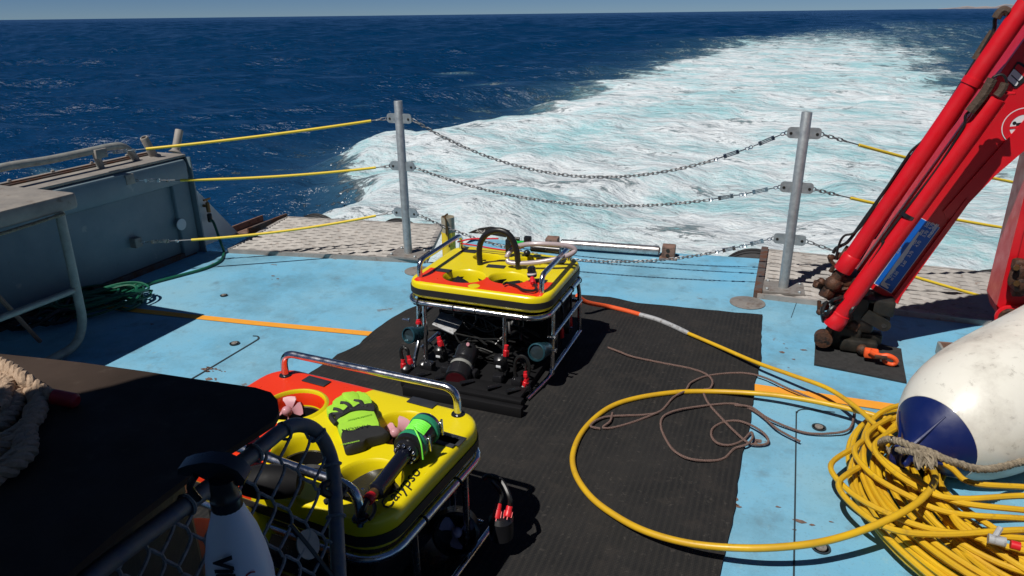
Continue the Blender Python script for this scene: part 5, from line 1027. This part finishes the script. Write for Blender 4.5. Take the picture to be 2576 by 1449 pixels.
# ---- sonar canister on the near vehicle
zc = zt2 + .048
sA, sB, sC = P(*c5(895, 935), zt2 + .040), P(*c5(1080, 700), zc + .008), P(*c5(1180, 575), zc + .01)
ax_ = sC - sA; ax_ /= np.linalg.norm(ax_)
t = thing('sonar_canister', 'black canister with green wraps and steel clamps lying on the near vehicle lid', 'canister', (sB * [1, 1, 0]) + [0, 0, zt2])
Ls = np.linalg.norm(sB - sA); Lt = Ls + .135
mk('slim_housing', lathe([(.018, -.008), (.0235, -.004), (.024, .006), (.0225, .010), (.0225, Ls)], sA, ax_, 28), mat('dark_blue_anodised', (.008, .010, .022), .28, .3, coat=.2), t)
mk('end_flange', lathe([(.022, Ls - .012), (.037, Ls - .010), (.039, Ls - .004), (.039, Ls + .006), (.048, Ls + .008), (.050, Ls + .014), (.050, Ls + .024), (.04, Ls + .03)], sA, ax_, 36), m_blk, t)
X, Y, Z = axes(ax_, (0, 0, 1))
for k in range(10): a = k * .6283; mk('flange_bolt', lathe([(.0055, 0), (.0055, .012), (.004, .015)], sA + ax_ * (Ls - .004) + (X * math.cos(a) + Y * math.sin(a)) * .030, -ax_, 10), m_steel, t)
mk('drum', lathe([(.03, Ls + .02), (.045, Ls + .024), (.045, Lt), (.04, Lt + .01)], sA, ax_, 36), m_blk, t)
for h in (Ls + .022, Lt - .030):
    mk('green_wrap', lathe([(.045, h), (.050, h + .003), (.051, h + .012), (.050, h + .018), (.045, h + .020)], sA, ax_, 36), m_green, t)
    c = sA + ax_ * (h + .028); mk('hose_clamp', cat(lathe([(.046, h + .020), (.0485, h + .0205), (.0485, h + .029), (.046, h + .0295)], sA, ax_, 36), box(c + (-Y if Y[0] < 0 else Y) * .049 + X * .015, (.012, .024, .011), ax_, -Y if Y[0] < 0 else Y, bev=.003), rod(c + (-Y if Y[0] < 0 else Y) * .052 - X * .02, c + (-Y if Y[0] < 0 else Y) * .052 + X * .035, .004, 8)), m_steel, t)
lw = []
for k in range(6): h = Ls + .050 + k * .0085; lw.append(tube([sA + ax_ * h + (X * math.cos(a) + Y * math.sin(a)) * .0475 for a in np.linspace(-.5, .8, 12)], .0046, 6))
mk('lime_cord_winding', cat(*lw), m_limec, t)
mk('loose_cord', tube(spl([sA + ax_ * (Ls + .05) + X * .054, sA + ax_ * (Ls + .03) + X * .052 + Y * .022, sA + ax_ * (Ls + .01) + X * .030 + Y * .045, sA + ax_ * (Ls + .0) - X * .015 + Y * .052], 6), .003, 5), m_limec, t)
mk('brass_collar', rod(sA - ax_ * .008, sA - ax_ * .022, .014, 14), m_brass, t)
conn(P(*c5(838, 1000), zt2 + .04), sA - ax_ * .018, .0165, t)
kable([P(*c5(838, 1000), zt2 + .04), P(*c5(822, 1022), zt2 + .04), P(*c5(810, 1050), zt2 + .035), P(*c5(800, 1090), zt2 + .012)], t, .011)
kable([P(*c5(*q), zt2 + .01) for q in ((870, 990), (884, 1040), (870, 1090), (850, 1110))], t, .006)
# ---- glove
def puff(px, f, z, h, ins=.55, n=3, lift=None):
    b = np.array([P(*f(*q), z)[:2] for q in px]); b = spl(np.c_[b, np.zeros(len(b))], 4, True)[:, :2]; c = b.mean(0); k = len(b); V = []; Fc = []
    prof = [(1.0, 0), (1.03, .4), (1.0, .75), (.93, .95), (.80, 1.0)]
    for s, hh in prof: V += [(c[0] + (q[0] - c[0]) * s, c[1] + (q[1] - c[1]) * s, z + h * hh) for q in b]
    for i in range(len(prof) - 1):
        for q in range(k): w = (q + 1) % k; Fc.append((i * k + q, i * k + w, (i + 1) * k + w, (i + 1) * k + q))
    Fc.append(tuple(range(k - 1, -1, -1))); Fc.append(tuple((len(prof) - 1) * k + q for q in range(k)))
    V = np.array(V); ar = sum(b[i][0] * b[(i + 1) % k][1] - b[(i + 1) % k][0] * b[i][1] for i in range(k))
    if ar < 0: Fc = [q[::-1] for q in Fc]
    V[k:, 2] += NR.randn(len(V) - k) * .0008
    return V, Fc
zg = zt2 + .004
t = thing('work_glove', 'lime and black work glove marked contractor lying palm down on the near vehicle', 'glove', P(*z3(500, 400), zt2))
mk('back_panel', puff(((225, 420), (300, 600), (500, 560), (620, 520), (790, 520), (720, 320), (690, 225), (560, 250), (380, 290), (240, 360)), z3, zg, .034), m_lime, t)
mk('finger', puff(((95, 270), (120, 300), (250, 290), (300, 230), (260, 190), (160, 210), (100, 240)), z3, zg, .026), m_lime, t)
mk('finger', puff(((170, 200), (280, 115), (350, 130), (370, 200), (330, 260), (230, 260)), z3, zg, .034), m_lime, t)
mk('finger', puff(((290, 105), (400, 75), (500, 90), (520, 190), (440, 230), (370, 200)), z3, zg, .038), m_lime, t)
mk('finger', puff(((450, 80), (560, 75), (640, 120), (690, 220), (600, 240), (510, 200)), z3, zg, .036), m_lime, t)
mk('knuckle_base', puff(((160, 300), (240, 250), (430, 205), (600, 170), (680, 200), (705, 260), (560, 270), (330, 320), (210, 390)), z3, zg, .035), m_lime, t)
mk('knuckle_band', puff(((212, 370), (340, 310), (500, 262), (700, 228), (725, 330), (560, 320), (400, 345), (240, 430)), z3, zg, .0385), m_gblk, t)
def ribbon(pts, w, z, h=.004): p_ = spl([P(*z3(*q), z) for q in pts], 5); return tube(p_, w, 6)
for pts in (((140, 300), (150, 260), (200, 255), (250, 250), (300, 245)), ((180, 190), (230, 200), (290, 235), (300, 250)), ((270, 110), (340, 120), (390, 160), (400, 200), (440, 190)), ((440, 85), (520, 95), (560, 150), (610, 170)), ((300, 245), (340, 210), (380, 170)), ((440, 190), (500, 150), (530, 140), (570, 170)), ((140, 265), (150, 310), (210, 380))):
    mk('finger_strap', ribbon(pts, .0082, zg + .033), m_gblk, t)
mk('cuff', puff(((290, 570), (400, 580), (620, 500), (800, 515), (880, 570), (880, 610), (640, 680), (560, 730), (360, 780), (320, 730)), z3, zg, .034), m_gblk, t)
Xg = P(*z3(340, 340), zg) - P(*z3(650, 265), zg); Yg = P(*z3(560, 420), zg) - P(*z3(520, 290), zg)
mk('lettering', text('contractor', P(*z3(655, 238), zg + .0400), Xg, Yg, .0185, 0, .02), m_lime, t, smooth=False)
mk('lettering', text('AARON', P(*z3(625, 385), zg + .0372), P(*z3(370, 450), zg) - P(*z3(640, 400), zg), Yg, .024, -.1), m_sk, t, smooth=False)
mk('lettering', text('contractor', P(*z3(510, 590), zg + .0362), P(*z3(330, 640), zg) - P(*z3(510, 600), zg), P(*z3(540, 650), zg) - P(*z3(520, 590), zg), .0135, 0, .015), m_lime, t, smooth=False)
t = thing('second_glove', 'lime glove mostly hidden under the black sheet edge on the near vehicle', 'glove', P(*c5(85, 630), zt2)); t.name = 'work_glove'; WM[t.name] = WM.get('second_glove', np.eye(4)); WM['work_glove.001'] = WM['second_glove']
mk('back_panel', puff(((30, 640), (60, 605), (120, 600), (140, 615), (110, 650), (50, 670)), c5, zg + .02, .03), m_lime, t)
mk('finger_strap', tube(spl([P(*c5(40, 640), zg + .055), P(*c5(90, 640), zg + .056), P(*c5(135, 612), zg + .055)], 5), .008, 6), m_gblk, t)
# ================================================================== FOREGROUND: rubber sheet on an added crate, rope, net frame, bottle
zf = 1.05
def Pf(u, v): return P(u, v, zf)
edge_ = [(-60, 880), (0, 890), (100, 901), (200, 913), (350, 934), (500, 955), (640, 976), (682, 986), (698, 1006), (702, 1036), (690, 1058), (612, 1108), (505, 1174), (428, 1232), (300, 1330), (140, 1470), (-60, 1660), (-400, 1700), (-400, 850)]
ed = [Pf(u, v) for u, v in edge_]
for i in range(2, 8): ed[i] = ed[i] + [0, NR.randn() * .004, 0]
t = thing('covered_crate', 'added crate under a brown-black rubber sheet in the near left corner, mostly in shade', 'crate', Pf(200, 1150) * [1, 1, 0])
cs_ = sum(ed) / len(ed); k = len(ed)
mk('rubber_sheet', prism(ed, (0, 0, -.012)), m_tarp, t)
inn = [Pf(*q) for q in ((-300, 960), (60, 960), (420, 990), (430, 1060), (300, 1200), (60, 1400), (-300, 1560))]; mk('added_crate_side', prism([q - [0, 0, .9 - .02] for q in inn], (0, 0, .86)), m_rub, t, smooth=False)  # black body added so no light shows beneath the sheet
t = thing('mooring_rope', 'beige three-strand rope bundle with red whipped end on the rubber sheet', 'rope', Pf(60, 1050))
def Z8(a, b, dz=.02): return P(*z8(a, b), zf + dz)
rp_ = [((-250, 100), .05), ((-100, 130), .05), ((0, 158), .05), ((70, 190), .05), ((150, 240), .045), ((230, 300), .04), ((300, 350), .03), ((380, 405), .022), ((450, 440), .02), ((500, 455), .02)]
mk('laid_rope', twist(spl([Z8(*q, h) for q, h in rp_], 10), .0140, .052, 3, 8), m_rope, t)
mk('whipped_end', lathe([(.010, -.002), (.0150, 0), (.0150, .042), (.010, .047)], Z8(488, 455, .02), Z8(620, 480, .015) - Z8(488, 455, .02), 16), m_redtape, t)
for pts in (((60, 240), (80, 300), (60, 380), (20, 440), (-40, 520)), ((20, 250), (-10, 340), (30, 440), (0, 560)), ((0, 200), (50, 235), (90, 280), (70, 360), (10, 460), (-80, 520)), ((-60, 300), (10, 300), (60, 340), (40, 420), (-50, 470))):
    mk('hank', twist(spl([Z8(*q, .035) for q in pts], 8), .0145, .052, 3, 7, .0007), m_rope, t)
for pts in (((150, 350), (165, 420), (150, 520), (90, 620), (30, 700), (-60, 760)), ((230, 380), (310, 440), (345, 500), (340, 590), (290, 680), (190, 760), (90, 830), (-60, 900)), ((300, 560), (290, 660), (255, 740), (150, 850), (0, 950), (-80, 990)), ((240, 760), (255, 860), (240, 960), (170, 1040), (60, 1120), (-80, 1190)), ((180, 780), (205, 880), (170, 980), (60, 1060), (-80, 1120))):
    mk('hank', twist(spl([Z8(*q, .018) for q in pts], 8), .0160, .056, 3, 7, .0008), m_rope, t)
# net frame
o_ = PD(848, 1300, 1.44); n_ = np.cross(PD(700, 1085, 1.40) - o_, PD(230, 1449, 1.02) - o_); n_ /= np.linalg.norm(n_)
H_ = lambda u, v: PP(u, v, o_, n_)
t = thing('net_basket', 'scratched pipe hoop with galvanised chain-link net standing in front of the near vehicle', 'basket', H_(848, 1449) * [1, 1, 0])
hp_ = [(60, 1590), (230, 1449), (330, 1372), (440, 1290), (560, 1200), (650, 1130), (700, 1090), (740, 1070), (780, 1075), (812, 1105), (834, 1160), (842, 1230), (846, 1320), (852, 1449), (858, 1600)]
hw_ = spl([H_(*q) for q in hp_], 6); mk('pipe_hoop', tube(hw_, .0155, 14), m_pipe, t)
poly = np.array([(60, 1590), (230, 1449), (440, 1290), (560, 1200), (650, 1130), (700, 1090), (740, 1070), (780, 1075), (812, 1105), (834, 1160), (842, 1230), (846, 1320), (852, 1449), (858, 1600)])
def inside(x, y):
    c = False; n = len(poly); j = n - 1
    for i in range(n):
        if (poly[i][1] > y) != (poly[j][1] > y) and x < (poly[j][0] - poly[i][0]) * (y - poly[i][1]) / (poly[j][1] - poly[i][1]) + poly[i][0]: c = not c
        j = i
    return c
nodes = np.array([590., 460.]); t1 = np.array([200., 145.]); t2 = np.array([-100., 465.]); ct = 0; stf = []
for i in range(-9, 10):
    for j in range(-6, 6):
        A_ = nodes + i * t1 + j * t2; jit = np.array([math.sin(i * 3.1 + j * 1.7), math.cos(i * 2.3 + j * 4.1)]) * 8; A_ = A_ + jit
        B_ = nodes + i * t1 + j * t2 + (155, 60) + jit
        for e in ([A_, A_ + (40, 8), A_ + (110, 45), A_ + (155, 60)], [B_, B_ + (25, 40), B_ + (45, 85)], [A_ + (0, 0), A_ + (5, 60), A_ + (-40, 180), A_ + (-140, 380)]):
            px_ = [z4(*q) for q in e]
            if sum(inside(*q) for q in px_) >= (len(px_) + 1) // 2:
                ct += 1; mk('net_wire', tube(spl([H_(*q) for q in px_], 3), .0032, 5), m_net, t)
for u, v in ((715, 1085), (800, 1095), (835, 1170), (845, 1300), (640, 1140), (560, 1203), (470, 1270)):
    q = H_(u, v); i = int(np.argmin(np.linalg.norm(hw_ - q, axis=1))); dd = hw_[min(i + 1, len(hw_) - 1)] - hw_[i - 1]; X, Y, Z = axes(dd)
    mk('wire_tie', tube([q + (X * math.cos(a) + Y * math.sin(a)) * .018 for a in np.linspace(0, 6.28, 12)[:-1]], .0035, 5, True), m_net, t)
mk('strap', tube(spl([H_(*q) + [.0, -.02, 0] for q in ((830, 1205), (856, 1200), (878, 1212), (872, 1228), (848, 1232), (826, 1222))], 5, True), .008, 7, True), m_rub, t)
mk('stay_wire', tube([H_(730, 1320), H_(775, 1375), H_(850, 1470)], .006, 6), m_blk2, t)
mk('tag_plate', lathe([(.028, 0), (.028, .003)], H_(*z4(1220, 1030)) + [0, -.012, 0], n_, 20), m_galvd, t)
# spray bottle hanging on the hoop
bt = PD(572, 1272, 1.0); bb = bt - [0, 0, .21]
t = thing('spray_bottle', 'white spray bottle with black trigger head hanging from the pipe hoop', 'spray bottle', bb)
mk('bottle_body', lathe([(.030, 0), (.046, .004), (.047, .012), (.047, .09), (.043, .125), (.035, .165), (.025, .195), (.021, .21)], bb, (0, 0, 1), 32), m_bottle, t)
rt = _R0; mk('neck', lathe([(.020, -.004), (.0215, 0), (.0215, .015), (.019, .018), (.0185, .035), (.0175, .046)], bt, (0, 0, 1), 20), m_blk, t)
hd = bt + [0, 0, .044]; fw = -rt * 1.05
mk('trigger_head', prism([hd + fw * a + np.array([0, 0, b * .85]) for a, b in ((-.026, -.012), (-.030, -.002), (-.022, .016), (-.004, .030), (.020, .034), (.044, .028), (.056, .022), (.058, .010), (.030, .006), (.018, -.004), (.014, -.014), (-.012, -.014))], np.cross(fw, (0, 0, 1)) * .026), m_blk, t)
mk('trigger', tube(spl([hd + fw * .034 + [0, 0, .008], hd + fw * .045 + [0, 0, -.012], hd + fw * .036 + [0, 0, -.034]], 5), .005, 8), m_blk, t)
tx = -_F * [1, 1, 0]; tx /= np.linalg.norm(tx)
mk('lettering', text('Vibe', bt + tx * .0430 + [0, 0, -.052] + rt * -.012, (0, 0, -1), rt, .036, 0, .05), m_sk, t, smooth=False)
mk('lettering', text('C', bt + tx * .037 + rt * .022 + [0, 0, -.105], (rt + tx * -.5), (0, 0, 1), .024, 0, .01), m_redtape, t, smooth=False)
q0, q1 = P(*z4(400, 330), .565), P(*z4(1130, 340), .565)
t = thing('black_pouch', 'soft black pouch lying across the near vehicle behind the wire net', 'pouch', (q0 + q1) / 2 * [1, 1, 0] + [0, 0, zt2])
ll = np.linalg.norm(q1 - q0); pv, pf = lathe([(.012, 0), (.036, .01), (.046, .05), (.047, ll * .5), (.045, ll - .05), (.034, ll - .01), (.012, ll)], q0, q1 - q0, 22); mk('pouch_body', (pv + NR.randn(*pv.shape) * .0012, pf), m_mattk, t)
mk('pouch_strap', tube(spl([q1 - [.03, 0, -.03], q1 + [.02, .02, .04], q1 + [.09, .03, .03], q1 + [.12, 0, 0], q1 + [.08, -.02, -.03]], 6), .009, 6), m_gblk, t)
# tub and float under the net
q = P(430, 1420, .42); solo('orange_tub', lathe([(.15, -.3), (.17, -.02), (.178, -.015), (.178, .004), (.165, .008), (.001, .010)], q, (0, 0, 1), 36), m_orange2, 'orange tub lid seen through the wire net at the bottom left', 'tub')
q = P(618, 1335, .36); solo('yellow_float', ball(q, .075, 18), m_yel, 'round yellow float behind the white spray bottle', 'float')
# ================================================================== BEHIND THE CAMERA: unseen upper deck and wheelhouse, shaped to shade the foreground
t = thing('wheelhouse', 'unseen white wheelhouse behind the viewpoint, its upper deck shaped to shade the foreground', 'wheelhouse', (-.6, -2, 0))
mk('shading_upper_deck', prism([(x, y, 2.6) for x, y in ((-4.2, -3), (-4.2, -.75), (-2.5, -.45), (-1.98, -.36), (-1.80, -.20), (-1.68, -.055), (-1.655, -.01), (-1.61, .04), (-1.57, .09), (-1.31, .11), (2.3, .11), (2.3, -3))], (0, 0, .12)), m_house, t, smooth=False); mk('unseen_front_wall', box((-.6, -2.6, 1.3), (5.4, .1, 2.6)), m_house, t)  # deck edge follows the wanted shade line; wall added to dim the light
for x in (-2.2, -.6, 1.0): mk('window', box((x, -2.54, 1.6), (.9, .03, .7), bev=.01), m_glass, t)
for x in (-3.6, 1.6): mk('support_post', rod((x, -.6, 0), (x, -.6, 2.6), .05, 14), m_house, t)
